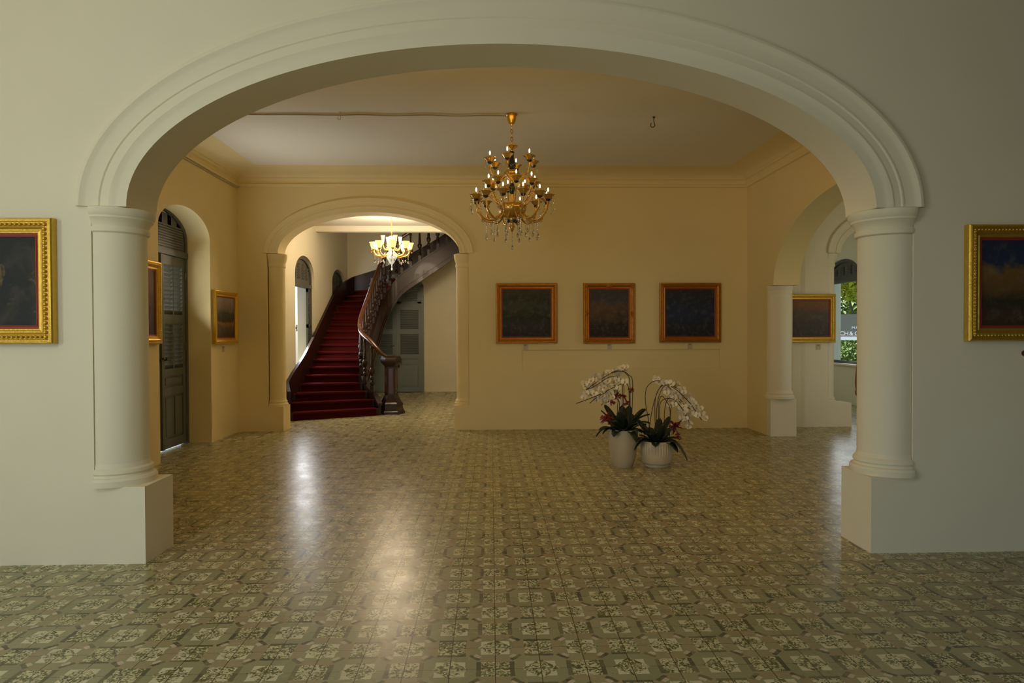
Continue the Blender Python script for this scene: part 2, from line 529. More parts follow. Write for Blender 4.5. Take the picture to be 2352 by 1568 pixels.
struct('trim_3', archivolt(XZ, FW + 0.01, -1, *BA, VOLT2), PLASTER, smooth=25)
struct('ceiling', B(LW, RW + 0.37, 4.88, FW, CZ, 4.1), CEIL)
CORN = [(0, 3.69), (.028, 3.70), (.034, 3.715), (.034, 3.73), (.018, 3.74), (.022, 3.775), (.04, 3.80), (.06, 3.81), (.06, 3.825), (.075, 3.84), (.12, 3.872), (.20, 3.897), (.30, 3.912), (.42, 3.9195)]
struct('trim_4', loop_sweep(bmesh.new(), LW, RW, 4.88, FW, CORN, lambda u, v, d: (u, v, d)), WARMPLASTER, smooth=25)
# right room
struct('ceiling_right', B(RW + 0.37, 7.25, 4.88, FW, CZ, 4.1), CEIL)
struct('wall_right_front', B(RW + 0.37, 7.25, 4.78, 4.88, 0, 4.1), PLASTER)
struct('wall_outer_right', wall_bm(YZ, 7.23, 7.55, 4.88, 17.4, 0, 4.1, [(7.3, 8.7, 0.82, 2.6, 0.35), (13.18, 14.52, 0.82, 2.6, 0.36)]), PLASTER)
struct('ceiling_far', B(1.6, 7.25, FW + 0.35, 15.0, 3.66, 3.9), CEIL)
struct('wall_far_back', B(1.6, 7.25, 15.0, 15.2, 0, 3.9), PLASTER)
# stair hall
HL, HB = -3.56, 17.1
struct('wall_hall_left', wall_bm(YZ, HL, HL - 0.34, FW + 0.35, HB + 0.3, 0, 6.6, [(12.55, 13.90, 0.86, 2.58, 0.38), (15.46, 16.83, 1.55, 2.62, 0.34)]), PLASTER)
struct('wall_hall_back', B(-3.9, 1.8, HB, HB + 0.3, 0, 6.6), PLASTER)
struct('wall_hall_right', B(1.5, 1.8, FW + 0.35, HB, 0, 6.6), PLASTER)
struct('ceiling_hall', B(HL, 1.5, FW + 0.35, 14.2, 3.66, 3.95), CEIL)
struct('trim_5', B(HL, 1.5, 14.02, 14.2, 3.545, 3.66), CEIL)
struct('wall_upper_landing', B(-3.9, 1.8, 13.9, 14.2, 3.95, 6.6), PLASTER)
struct('ceiling_stairwell', B(-3.9, 1.8, 13.9, HB + 0.3, 6.6, 6.8), CEIL)

# ------------------------------------------------------------------ columns
def column(label, cx, cy, r, face, jamb, plinth, zpl, zcap, caph, capr, paint=PLASTER):
    """half-round engaged column; face = direction (radians) it looks; plinth box (x0,x1,y0,y1)"""
    t = thing('column', label, 'column', (cx, cy, 0), 0, 'white engaged columns at the arches')
    a0, a1 = face - 2.05, face + 2.05
    dx, dy = math.cos(face), math.sin(face)
    def L(name, prof, sg=40):
        bm = lathe(bmesh.new(), prof, (0, 0, 0), sg, a0, a1)
        for v_ in bm.verts:                       # the half round dies into the jamb
            q_ = v_.co.x * dx + v_.co.y * dy
            if q_ < jamb: v_.co.x += (jamb - q_) * dx; v_.co.y += (jamb - q_) * dy
        return obj(name, bm, paint, t, smooth=32)
    x0, x1, y0, y1 = plinth
    bm = B(x0 - cx, x1 - cx, y0 - cy, y1 - cy, 0, zpl)
    obj('plinth', bm, paint, t)
    bh = 0.30 * r * 2
    k = r
    L('base_moulding', [(k * 1.24, zpl), (k * 1.25, zpl + bh * .32), (k * 1.20, zpl + bh * .45), (k * 1.13, zpl + bh * .5), (k * 1.09, zpl + bh * .62), (k * 1.14, zpl + bh * .72), (k * 1.12, zpl + bh * .9), (k * 1.04, zpl + bh), (k * 1.0, zpl + bh * 1.25)])
    L('shaft', [(k, zpl + bh), (k, zcap - caph)])
    h = caph
    q = capr - k
    L('capital', [(k, zcap - h - .01), (k + q * .28, zcap - h), (k + q * .32, zcap - h * .86), (k + q * .14, zcap - h * .76), (k + q * .25, zcap - h * .66), (k + q * .55, zcap - h * .50), (k + q * .72, zcap - h * .44), (k + q * .74, zcap - h * .36), (k + q * .86, zcap - h * .32), (k + q * .95, zcap - h * .22), (capr, zcap - h * .18), (capr, zcap - h * .03), (capr - .012, zcap)])
    return t
column('white half-round column on a square plinth at the near arch, left side', -2.525, 4.685, .192, 0, -.046, (-2.573, -2.252, 4.49, 4.88), .502, 2.315, .155, .245)
column('white half-round column on a square plinth at the near arch, right side', 2.768, 4.685, .192, PI, -.058, (2.545, 2.828, 4.49, 4.88), .512, 2.315, .165, .255)
column('white column left of the red-carpeted stairs, at the small arch', -3.30, 10.60, .14, 0, -.078, (-3.38, -3.147, FW, 10.77), .375, 2.695, .20, .175, WARMPLASTER)
column('white column right of the stair hall arch, nearest the dark green painting', -0.395, 10.60, .14, PI, -.055, (-0.569, -0.338, FW, 10.77), .375, 2.695, .20, .175, WARMPLASTER)
column('white column carrying the right side arch, in front of the orange painting', 4.13, 9.665, .165, -PI / 2, .006, (RW, RW + .37, 9.53, 9.66), .53, 2.135, .10, .185)
hid = column('', 4.13, 5.135, .165, PI / 2, .006, (RW, RW + .37, 5.14, 5.27), .53, 2.135, .10, .185)
hid.name = 'trim_7'; hid['kind'] = 'structure'
for k_ in ('label', 'category', 'group'): del hid[k_]
column('slim white column beside the garden window, right of the orange painting', 5.25, 10.60, .135, 0, -.028, (5.22, 5.595, FW + .01, 10.77), .37, 2.695, .20, .18)

# ------------------------------------------------------------------ doors and windows
def louvres(bm, u0, u1, z0, z1, pitch, d0, d1, f=lambda u, v, d: (u, d, v)):
    n = max(1, int(round((z1 - z0) / pitch)))
    p = (z1 - z0) / n
    for i in range(n):
        a = z0 + i * p
        prism(bm, [(d1, a - .02 * p), (d1, a + .16 * p), (d0, a + 1.06 * p), (d0, a + .88 * p)], u0, u1, lambda d, v, u: f(u, v, d))

def arch_panel(bm, u0, u1, z0, zs, rise, d0, d1, n=20):
    prism(bm, [(u0, z0)] + arch_pts(u0, u1, zs, rise, n) + [(u1, z0)], d0, d1, XZ)

def arch_ring(bm, u0, u1, zs, rise, t, d0, d1, n=24):
    c, a = (u0 + u1) / 2, (u1 - u0) / 2
    o = arch_pts(u0, u1, zs, rise, n)
    i = [(c - (a - t) * math.cos(PI * k / n), zs + (rise - t) * math.sin(PI * k / n)) for k in range(n + 1)]
    for k in range(n):
        prism(bm, [o[k], o[k + 1], i[k + 1], i[k]], d0, d1, XZ)

def door_leaf(parent, x0, x1, z0, z1, mat, cols=2, d=0.0, th=.04, louv=(1.05, 2.5), split=1.82, handle_side=-1, pitch=.052, plate=False):
    """a panelled leaf with louvred upper half; local X along the wall, front towards -Y"""
    lf = obj('door_leaf', bmesh.new(), mat, parent)
    bm = bmesh.new()
    st = .075
    xs = [x0 + st, x1 - st]
    box(bm, x0, x0 + st, d, d + th, z0, z1); box(bm, x1 - st, x1, d, d + th, z0, z1)
    lo0, lo1 = z0 + louv[0], z0 + louv[1]
    for a, c in ((z0, z0 + .12), (z0 + .68, z0 + .78), (lo0 - .09, lo0), (z0 + split - .06, z0 + split + .06), (lo1, z1)):
        box(bm, xs[0], xs[1], d, d + th, a, c)
    for a, c in ((z0 + .12, z0 + .68), (z0 + .78, lo0 - .09)):
        box(bm, xs[0], xs[1], d + .018, d + th - .008, a, c)
        k = cols if a < z0 + .2 else 1
        wq = (xs[1] - xs[0]) / k
        for q in range(k):
            box(bm, xs[0] + q * wq + .03, xs[0] + (q + 1) * wq - .03, d + .006, d + .018, a + .03, c - .03)
    wq = (xs[1] - xs[0]) / cols
    for q in range(cols):
        a, c = xs[0] + q * wq + (.018 if q else 0), xs[0] + (q + 1) * wq - (.018 if q < cols - 1 else 0)
        louvres(bm, a, c, lo0, z0 + split - .06, pitch, d + .004, d + th - .004)
        louvres(bm, a, c, z0 + split + .06, lo1, pitch, d + .004, d + th - .004)
        if q: box(bm, a - .036, a, d + .002, d + th, lo0, lo1)
    bmesh.ops.recalc_face_normals(bm, faces=bm.faces)
    bm.to_mesh(lf.data); bm.free()
    hx = x0 + .035 if handle_side < 0 else x1 - .035
    hb = bmesh.new()
    hz = z0 + (.73 if plate else 1.14)
    if plate: box(hb, hx - .022, hx + .022, d - .006, d, hz - .13, hz + .12)
    lathe(hb, [(.012, 0), (.009, .004), (.009, .03)], (hx, d - .04, hz), 8)
    tube(hb, [(hx, d - .003, hz), (hx, d - .045, hz), (hx - handle_side * .09, d - .05, hz - .005)], .009, 8)
    h = obj('handle', hb, IRON, lf)
    hg = bmesh.new()
    ox = x1 if handle_side < 0 else x0
    for z in (z0 + .25, z0 + 1.25, z0 + 2.2): lathe(hg, [(.011, 0), (.011, .09)], (ox, d - .006, z), 8)
    obj('hinge', hg, mat, lf)
    return lf

# door of the middle room's left wall: local x runs towards the back of the house
D1 = sempty('door_1', (LW - .30, 8.705, 0), PI / 2)
w_ = .72
bm = bmesh.new()
box(bm, -w_, -w_ + .05, 0, .09, 0, 2.72); box(bm, w_ - .05, w_, 0, .09, 0, 2.72)
box(bm, -w_, w_, -.01, .10, 2.50, 2.575)
arch_ring(bm, -w_, w_, 2.72, .40, .06, 0, .09)
obj('door_frame', bm, GREYD, D1)
bm = bmesh.new()
# fanlight of close boards with small light slits under its rim
arch_panel(bm, -w_ + .05, w_ - .05, 2.575, 2.72, .315, .02, .05)
for x_ in (-.5, -.25, 0, .25, .5): box(bm, x_ - .05, x_ + .05, .02, .05, 2.80, 2.70 + .36 * math.sqrt(1 - (x_ / .68) ** 2))
for i in range(9): box(bm, -w_ + .12, w_ - .12, .008, .02, 2.60 + i * .033, 2.60 + i * .033 + .024)
obj('fanlight_panel', bm, GREYD, D1)
door_leaf(D1, -w_ + .05, -.012, .018, 2.495, GREY, 2, .02, .045, (1.02, 2.36), 1.66, 1)
door_leaf(D1, .012, w_ - .05, .018, 2.495, GREY, 2, .02, .045, (1.02, 2.36), 1.66, -1)
obj('cover_strip', B(-.03, .03, 0, .02, .018, 2.495), GREYD, D1)

# double door at the back of the stair hall
D2 = sempty('door_2', (-2.35, HB - .10, 0))
w_ = .655
bm = bmesh.new()
box(bm, -w_ - .02, -w_ + .03, 0, .1, 0, 2.66); box(bm, w_ - .03, w_ + .02, 0, .1, 0, 2.66)
box(bm, -w_, w_, -.005, .1, 2.13, 2.20)
arch_ring(bm, -w_ - .02, w_ + .02, 2.62, .30, .07, 0, .1)
obj('door_frame', bm, BLUEGREY, D2)
for x0, x1 in ((-w_ + .03, -.02), (.02, w_ - .03)):
    bm = bmesh.new()
    for a, c in ((x0, x0 + .1), (x1 - .1, x1)): box(bm, a, c, .02, .05, 2.2, 2.62)
    box(bm, x0, x1, .02, .05, 2.2, 2.25)
    box(bm, x0, x1, .035, .055, 2.2, 2.84)
    louvres(bm, x0 + .1, x1 - .1, 2.25, 2.78, .048, .016, .045)
    obj('louvre_panel', bm, BLUEGREY, D2)
door_leaf(D2, -w_ + .03, -.02, .012, 2.13, BLUEGREY, 1, .02, .045, (.93, 2.04), 1.50, 1, .042)
door_leaf(D2, .02, w_ - .03, .012, 2.13, BLUEGREY, 1, .02, .045, (.93, 2.04), 1.50, -1, .042, True)
obj('cover_strip', B(-.025, .025, 0, .02, .012, 2.13), BLUEGREY, D2)

def shutter_window(name, loc, rotz, w_, zb, zs, rise, zt, side, mat, outer=True, open_leaf=None):
    """arched window: frame, slotted transom panel, narrow louvred side leaves, white shutters folded outside"""
    W = sempty(name, loc, rotz)
    bm = bmesh.new()
    box(bm, -w_, -w_ + .05, 0, .1, zb, zs); box(bm, w_ - .05, w_, 0, .1, zb, zs)
    box(bm, -w_, w_, 0, .1, zb, zb + .05); box(bm, -w_, w_, -.005, .1, zt - .05, zt + .02)
    arch_ring(bm, -w_, w_, zs, rise, .06, 0, .1)
    obj('window_frame', bm, mat, W)
    bm = bmesh.new()
    arch_panel(bm, -w_ + .05, w_ - .05, zt + .02, zs, rise - .05, .04, .07)
    n = 4
    for i in range(n):
        c = -w_ + .1 + (2 * w_ - .2) * (i + .5) / n
        hw = (w_ - .1) / n * .55
        top = zs + (rise - .1) * math.sqrt(max(0, 1 - (c / w_) ** 2)) - .04
        louvres(bm, c - hw, c + hw, zt + .09, top, .055, .015, .045)
    obj('transom_panel', bm, mat, W)
    for sx, wd in ((-1, side[0]), (1, side[1])):
        if wd <= 0: continue
        x0, x1 = (-w_ + .05, -w_ + .05 + wd) if sx < 0 else (w_ - .05 - wd, w_ - .05)
        bm = bmesh.new()
        box(bm, x0, x0 + .035, .02, .06, zb + .05, zt - .05); box(bm, x1 - .035, x1, .02, .06, zb + .05, zt - .05)
        for z in (zb + .05, (zb + zt) / 2 - .05, zt - .12): box(bm, x0, x1, .02, .06, z, z + .07)
        louvres(bm, x0 + .035, x1 - .035, zb + .12, zt - .12, .055, .024, .056)
        lf = obj('louvre_leaf', bm, mat, W)
        hx = x1 - .02 if sx < 0 else x0 + .02
        hb = bmesh.new()
        tube(hb, [(hx, .02, zb + .72), (hx, -.03, zb + .72)], .009, 8); tube(hb, [(hx, -.03, zb + .66), (hx, -.03, zb + .78)], .009, 8)
        obj('handle', hb, IRON, lf)
    if outer:
        # white shutters hooked back outside the opening
        for x0, x1, y in ((-w_ + .05 + side[0], .12, .42), (.2, .26, .42)):
            bm = bmesh.new()
            box(bm, x0, x0 + .05, y, y + .035, zb - .02, zt + .3); box(bm, x1 - .05, x1, y, y + .035, zb - .02, zt + .3)
            if x1 - x0 > .2:
                louvres(bm, x0 + .05, x1 - .05, zb, zt + .3, .07, y + .03, y + .004)
                box(bm, x0, x1, y, y + .035, (zb + zt) / 2, (zb + zt) / 2 + .1)
            obj('outer_shutter', bm, WHITEWOOD, W)
    return W
# the hall's left wall looks to +X: local x runs towards the back
shutter_window('window_1', (HL - .05, 13.225, 0), PI / 2, .675, .86, 2.58, .38, 2.42, (.13, .17), GREYD)
shutter_window('window_2', (HL - .05, 16.145, 0), PI / 2, .685, 1.55, 2.62, .34, 2.42, (.16, .0), GREYD)
# garden window at the far right: the wall looks to -X, local x runs towards the camera
W3 = shutter_window('window_3', (7.23 + .04, 13.85, 0), -PI / 2, .67, .82, 2.60, .36, 2.53, (0, 0), GREYD, outer=False)
W4 = shutter_window('window_4', (7.23 + .04, 8.0, 0), -PI / 2, .70, .82, 2.60, .35, 2.53, (0, 0), GREYD, outer=False)
bm = bmesh.new()
box(bm, 0, .035, -.55, 0, .88, 2.46)
for k in range(24): box(bm, -.006, 0, -.50, -.05, .98 + k * .06, 1.01 + k * .06)
cl = obj('casement_leaf', bm, simple('light_blue_paint', (0.42, 0.48, 0.55), 0.4), W3, (-.60, -.01, 0))
hb = bmesh.new()
for z in (1.15, 1.62, 2.15): box(hb, -.02, .0, -.05, -.015, z, z + .08)
obj('hinge', hb, IRON, cl)
struct('trim_6', B(7.15, 7.30, 13.10, 14.60, .785, .818), PLASTER)

# ------------------------------------------------------------------ outside the garden window
def leafy(name, label, cat, c, r, n, size, mat, trunk=None, flat=.8):
    t = thing(name, label, cat, (c[0], c[1], -.5))
    bm = bmesh.new()
    for i in range(n):
        d = Vector((rnd.gauss(0, 1), rnd.gauss(0, 1), rnd.gauss(0, 1))).normalized() * (rnd.random() ** .4)
        p = Vector((d.x * r[0], d.y * r[1], d.z * r[2] + c[2] + .5))
        q = Matrix.Rotation(rnd.random() * 6.28, 3, 'Z') @ Matrix.Rotation(rnd.uniform(-.9, .9), 3, 'X')
        L, Wd = size * rnd.uniform(.7, 1.3), size * rnd.uniform(.25, .4)
        vs = [bm.verts.new(p + q @ Vector(v)) for v in ((0, 0, 0), (Wd, L * .4, .02), (0, L, -.04), (-Wd, L * .4, .02))]
        bm.faces.new(vs)
    obj('foliage', bm, mat, t)
    if trunk:
        bm = bmesh.new()
        tube(bm, [(0, 0, 0), (.05, .03, trunk * .5), (-.05, 0, trunk)], [.14, .11, .07], 10)
        tube(bm, [(0, 0, trunk * .6), (.5, .3, trunk * 1.1)], [.06, .03], 8)
        tube(bm, [(0, 0, trunk * .7), (-.5, -.3, trunk * 1.15)], [.06, .03], 8)
        obj('trunk', bm, BARK, t)
    return t
leafy('garden_tree', 'yellow-green leafy tree outside the far right window, above the sign', 'tree', (12.6, 23.0, 3.45), (1.6, 1.9, 1.0), 2600, .22, LEAFY, 2.6)
leafy('garden_bush', 'tall bright green bush outside the window, just above the sign', 'bush', (14.2, 26.6, .85), (1.1, 1.0, 1.35), 1100, .18, LEAFG)
leafy('clipped_hedge', 'dense green hedge under the white sign, outside the window', 'hedge', (10.0, 18.6, .45), (.8, 1.0, .68), 2600, .11, LEAFG)
leafy('background_tree', 'dark green tree far outside, behind the sign', 'tree', (17.5, 32.0, 2.2), (2.5, 4.0, 2.6), 2600, .4, LEAFG, 2.4)
# sign seen through the window
sg = thing('garden_sign', 'grey outdoor sign with white capital letters seen through the far window', 'sign', (10.72, 20.3, 0), -math.atan2(10.72, 20.3) )
box_ = B(-.5, .5, 0, .05, 1.26, 1.98); obj('sign_panel', box_, SIGNG, sg)
obj('sign_ledge', B(-.5, .5, -.06, -.002, 1.20, 1.30), SIGNW, sg)
bm = bmesh.new(); box(bm, -.42, -.36, .0, .05, -.5, 1.26); box(bm, .36, .42, .0, .05, -.5, 1.26)
obj('sign_post', bm, IRON, sg)
def lettering(name, text, size, x, z, mat, parent, y=-.004):
    cu = bpy.data.curves.new(name, 'FONT'); cu.body = text; cu.size = size; cu.extrude = .002
    tmp = bpy.data.objects.new(name, cu); COL.objects.link(tmp)
    dg = bpy.context.evaluated_depsgraph_get()
    me = bpy.data.meshes.new_from_object(tmp.evaluated_get(dg))
    bpy.data.objects.remove(tmp); bpy.data.curves.remove(cu)
    me.materials.clear(); me.materials.append(mat)
    o = bpy.data.objects.new(name, me); COL.objects.link(o)
    o.parent = parent; o.location = (x, y, z); o.rotation_euler = (PI / 2, 0, 0)
    return o
for chr_, x in (('C', -.175), ('H', -.055), ('&', .085), ('O', .225)): lettering('letter', chr_, .165, x, 1.345, SIGNW, sg)
for chr_, x in (('M', .145), ('A', .245)): lettering('letter', chr_, .115, x, 1.53, SIGNW, sg)

# ------------------------------------------------------------------ staircase
ST = thing('staircase', 'curved dark wooden staircase with red carpet in the back hall', 'staircase', (-2.9, 12.0, 0))
ST.location = (0, 0, 0)
RISE = 0.14
inner = [(-1.95, 12.20), (-2.03, 12.33), (-2.13, 12.50), (-2.29, 12.66), (-2.41, 12.83), (-2.48, 13.02), (-2.52, 13.27)]
inner += [(-2.53, 13.53 + .265 * i) for i in range(9)]                        # up to 15.65 (index 15)
inner += [(-2.49, 15.84), (-2.43, 15.95), (-2.33, 16.02), (-2.21, 16.05)]      # 16..19
inner += [(-2.08 + .21 * i, 16.05) for i in range(13)]                        # 20..32
xo = HL + .055
outer = [(-3.30, 11.40), (-3.39, 11.63), (xo, 11.92), (xo, 12.22), (xo, 12.6), (xo, 12.96), (xo, 13.25)]
outer += [(xo, 13.53 + .265 * i) for i in range(9)]
outer += [(xo, 16.20), (xo, 16.72), (-3.38, HB - .055), (-2.92, HB - .055)]
outer += [(-2.5 + .255 * i, HB - .055) for i in range(5)]
outer += [(-1.25 + .21 * i, HB - .055) for i in range(8)]
N = len(inner) - 1
def P3(l, k, dz=0.0):
    """point of the nosing line, k may be fractional"""
    i = max(0, min(N - 1, int(math.floor(k)))); t = k - i
    a, b = Vector(l[i]), Vector(l[i + 1])
    p = a + (b - a) * t
    return Vector((p.x, p.y, k * RISE + dz))
for k in range(1, N):
    bm = bmesh.new()
    a, b, c, d = P3(inner, k), P3(outer, k), P3(outer, k + 1), P3(inner, k + 1)
    z = k * RISE
    back = (c + d - a - b) * .5; back.z = 0; back.normalize()
    lo = z - RISE if k > 1 else 0.0
    nz = [p - back * .025 for p in (a, b)]
    top = [Vector((p.x, p.y, z - .012)) for p in (nz[0], nz[1], c + back * .03, d + back * .03)]
    bot = [Vector((p.x, p.y, z - .045)) for p in top]
    vt = [bm.verts.new(p) for p in top]; vb = [bm.verts.new(p) for p in bot]
    bm.faces.new(vt); bm.faces.new(vb[::-1])
    for q in range(4): bm.faces.new((vt[q], vt[(q + 1) % 4], vb[(q + 1) % 4], vb[q]))
    r = [Vector((p.x, p.y, zz)) for p, zz in ((a, lo), (b, lo), (b, z - .045), (a, z - .045))]
    f0 = [bm.verts.new(p) for p in r]; f1 = [bm.verts.new(p + back * .02) for p in r]
    bm.faces.new(f0); bm.faces.new(f1[::-1])
    for q in range(4): bm.faces.new((f0[q], f0[(q + 1) % 4], f1[(q + 1) % 4], f1[q]))
    obj('step', bm, WOOD, ST)
# carpet runner over treads and risers
bm = bmesh.new()
rows = []
for k in range(1, N):
    a, b = P3(inner, k), P3(outer, k)
    a2, b2 = a + (b - a) * .03, b + (a - b) * .02
    c, d = P3(outer, k + 1), P3(inner, k + 1)
    back = (c + d - a - b) * .5; back.z = 0; back.normalize()
    z = k * RISE
    lo = z - RISE
    for off, zz in ((-.006 if k == 1 else -.006, max(.0, lo - .01)), (-.006, z - .05), (-.034, z - .042), (-.036, z - .014), (-.026, z + .002)):
        rows.append([bm.verts.new(Vector((p.x, p.y, zz)) + back * off) for p in (a2, a2.lerp(b2, .5), b2)])
for A, C in zip(rows, rows[1:]):
    for q in range(2): bm.faces.new((A[q], A[q + 1], C[q + 1], C[q]))
obj('carpet', bm, CARPET, ST)
ks = [1 + i * .25 for i in range(int((N - 2) / .25) + 1)]
# well string, deep on the lower flight, shallower above
def depth(k): return -.60 if k < 14 else (-.60 + (k - 14) / 7 * .19 if k < 21 else -.41)
def strip_between(lo, hi, side0, side1, line):
    bm = bmesh.new(); rows = []
    n = len(ks)
    P = [P3(line, k) for k in ks]
    for i, k in enumerate(ks):
        t = (P[min(i + 1, n - 1)] - P[max(i - 1, 0)]); t.z = 0; t.normalize()
        sd = Vector((t.y, -t.x, 0))
        p = P[i]
        z0, z1 = max(0.0, p.z + lo(k)), p.z + hi(k)
        rows.append([bm.verts.new(Vector((p.x, p.y, z)) + sd * s_) for s_, z in ((side0, z0), (side1, z0), (side1, z1), (side0, z1))])
    for A, C in zip(rows, rows[1:]):
        for q in range(4): bm.faces.new((A[q], A[(q + 1) % 4], C[(q + 1) % 4], C[q]))
    bm.faces.new(rows[0]); bm.faces.new(rows[-1][::-1])
    return bm
obj('well_string', strip_between(depth, lambda k: .05 if k > 2 else .0 + .025 * k, 0.0, .05, inner), WOOD, ST, smooth=40)
for lo, hi, s1 in ((lambda k: .035, lambda k: .075, .075), (lambda k: depth(k) + .10, lambda k: depth(k) + .15, .068), (lambda k: depth(k) - .01, lambda k: depth(k) + .05, .075)):
    obj('string_moulding', strip_between(lo, hi, -.012, s1, inner), WOOD, ST, smooth=40)
obj('wall_string', strip_between(lambda k: -.3, lambda k: .36 if k < 17 else .36 + .0 * k, -.05, 0.0, outer), WOOD, ST, smooth=40)
bm = bmesh.new(); rows = []
for k in ks:
    a, b = P3(inner, k, depth(k) + .03), P3(outer, k, -.33 if k > 16 else depth(k) + .1)
    rows.append([bm.verts.new(Vector((p.x, p.y, max(.002, p.z)))) for p in (a, b)])
for A, C in zip(rows, rows[1:]): bm.faces.new((A[0], A[1], C[1], C[0]))
obj('soffit', bm, WOOD, ST)
# handrail
hp = [(-1.88, 12.56, 1.02), (-1.98, 12.53, 1.10), (-2.08, 12.54, 1.21)]
def rail_at(k): return P3(inner, k, .90) + Vector((.0, 0, .0))
p = P3(inner, 3.2); hp.append((-2.24, 12.66, 1.36))
for k in [4.2, 5, 6, 7, 8, 10, 12, 14, 15, 16, 17, 18, 19, 20, 21, 23, 26, 29, 31]: hp.append(rail_at(k))
RPROF = [(-.036, -.03), (-.03, -.045), (.03, -.045), (.036, -.03), (.046, 0), (.040, .022), (.018, .036), (-.018, .036), (-.040, .022), (-.046, 0)]
obj('handrail', sweep(bmesh.new(), smooth_path(hp, 6), RPROF), RAILWOOD, ST, smooth=50)
hs = smooth_path(hp, 8)
def rail_z(x, y):
    return min(hs, key=lambda q: (q.x - x) ** 2 + (q.y - y) ** 2).z
# balusters: square foot, ball, neck, vase, slim taper
def baluster_bm(h):
    bm = B(-.032, .032, -.032, .032, 0, .13)
    k = (h - .13)
    prof = [(.024, 0), (.040, .03), (.043, .06), (.030, .10), (.020, .125), (.034, .15), (.040, .18), (.034, .21), (.020, .235), (.026, .255), (.046, .31), (.052, .36), (.045, .41), (.026, .45), (.034, .47), (.031, .50), (.026, .62), (.020, .80), (.024, .85), (.022, .90), (.030, .93), (.030, 1.0)]
    lathe(bm, [(r, .13 + z * k) for r, z in prof], (0, 0, 0), 14)
    return bm
bal_mesh = {}
bk = [2.3, 3.4] + [4.5 + i for i in range(11)] + [15.5, 16.6, 17.8, 19.0] + [20 + i for i in range(0, 11)]
for k in bk:
    p = P3(inner, k, .075)
    h = rail_z(p.x, p.y) - .04 - p.z
    key = round(h, 2)
    if key not in bal_mesh:
        o = obj('baluster', baluster_bm(h), WOOD, ST, smooth=40); bal_mesh[key] = o.data
    else:
        o = bpy.data.objects.new('baluster', bal_mesh[key]); COL.objects.link(o); o.parent = ST
    o.location = p + Vector((.0, .0, 0))
# newel post: six-sided shaft with a spreading foot and a broad cap
bm = lathe(bmesh.new(), [(.250, 0), (.250, .045), (.232, .06), (.215, .10), (.205, .16), (.215, .165), (.215, .19), (.185, .215), (.150, .29), (.128, .325), (.120, .34), (.118, .86), (.122, .875), (.15, .90), (.185, .94), (.195, .97), (.195, 1.0), (.175, 1.03), (.165, 1.06), (.0005, 1.065)], (0, 0, 0), 6, .10, .10 + 2 * PI)
nw = obj('newel_post', bm, WOOD, ST, (-1.845, 12.64, 0))
bm = bmesh.new()
for i in range(6):
    t = .10 + (i + .5) * PI / 3
    m = Matrix.Rotation(t, 3, 'Z')
    ap = .118 * math.cos(PI / 6)
    vs = [[bm.verts.new(m @ Vector((ap + d, y, z))) for y, z in ((-.036, .37), (.036, .37), (.036, .83), (-.036, .83))] for d in (-.004, .005)]
    bm.faces.new(vs[1])
    for q in range(4): bm.faces.new((vs[0][q], vs[0][(q + 1) % 4], vs[1][(q + 1) % 4], vs[1][q]))
obj('raised_panel', bm, RAILWOOD, nw)

# ------------------------------------------------------------------ framed paintings and their labels
def canvas_mat(name, build):
    m, nt, b = new_mat(name)
    b.inputs['Roughness'].default_value = 0.6
    b.inputs['Specular IOR Level'].default_value = 0.3
    P = tex_coord(nt, 'Object')
    sep = nt.nodes.new('ShaderNodeSeparateXYZ'); nt.links.new(P, sep.inputs[0])
    c = build(nt, P, S(nt, sep.outputs[0]), S(nt, sep.outputs[2]))
    nt.links.new(c.k, b.inputs['Base Color'])
    bump(nt, noise(nt, P, 60, 3), .15, .004, b)
    return m
def bands(stops, wob=.25, sc1=3.0, sc2=18.0, h=.8):
    """soft horizontal colour areas with brushy edges; stops are (height 0..1, colour)"""
    def f(nt, P, x, z):
        v = z / h + 0.5 + (noise(nt, P, sc1, 5, .6, .8) - .5) * wob + (noise(nt, P, sc2, 3, .6) - .5) * .12
        c = ramp(nt, v, stops)
        return mix(nt, noise(nt, P, 15, 4, .6, .6).__sub__(.50).max(0.0) * 1.1, c, (.22, .19, .14))
    return f

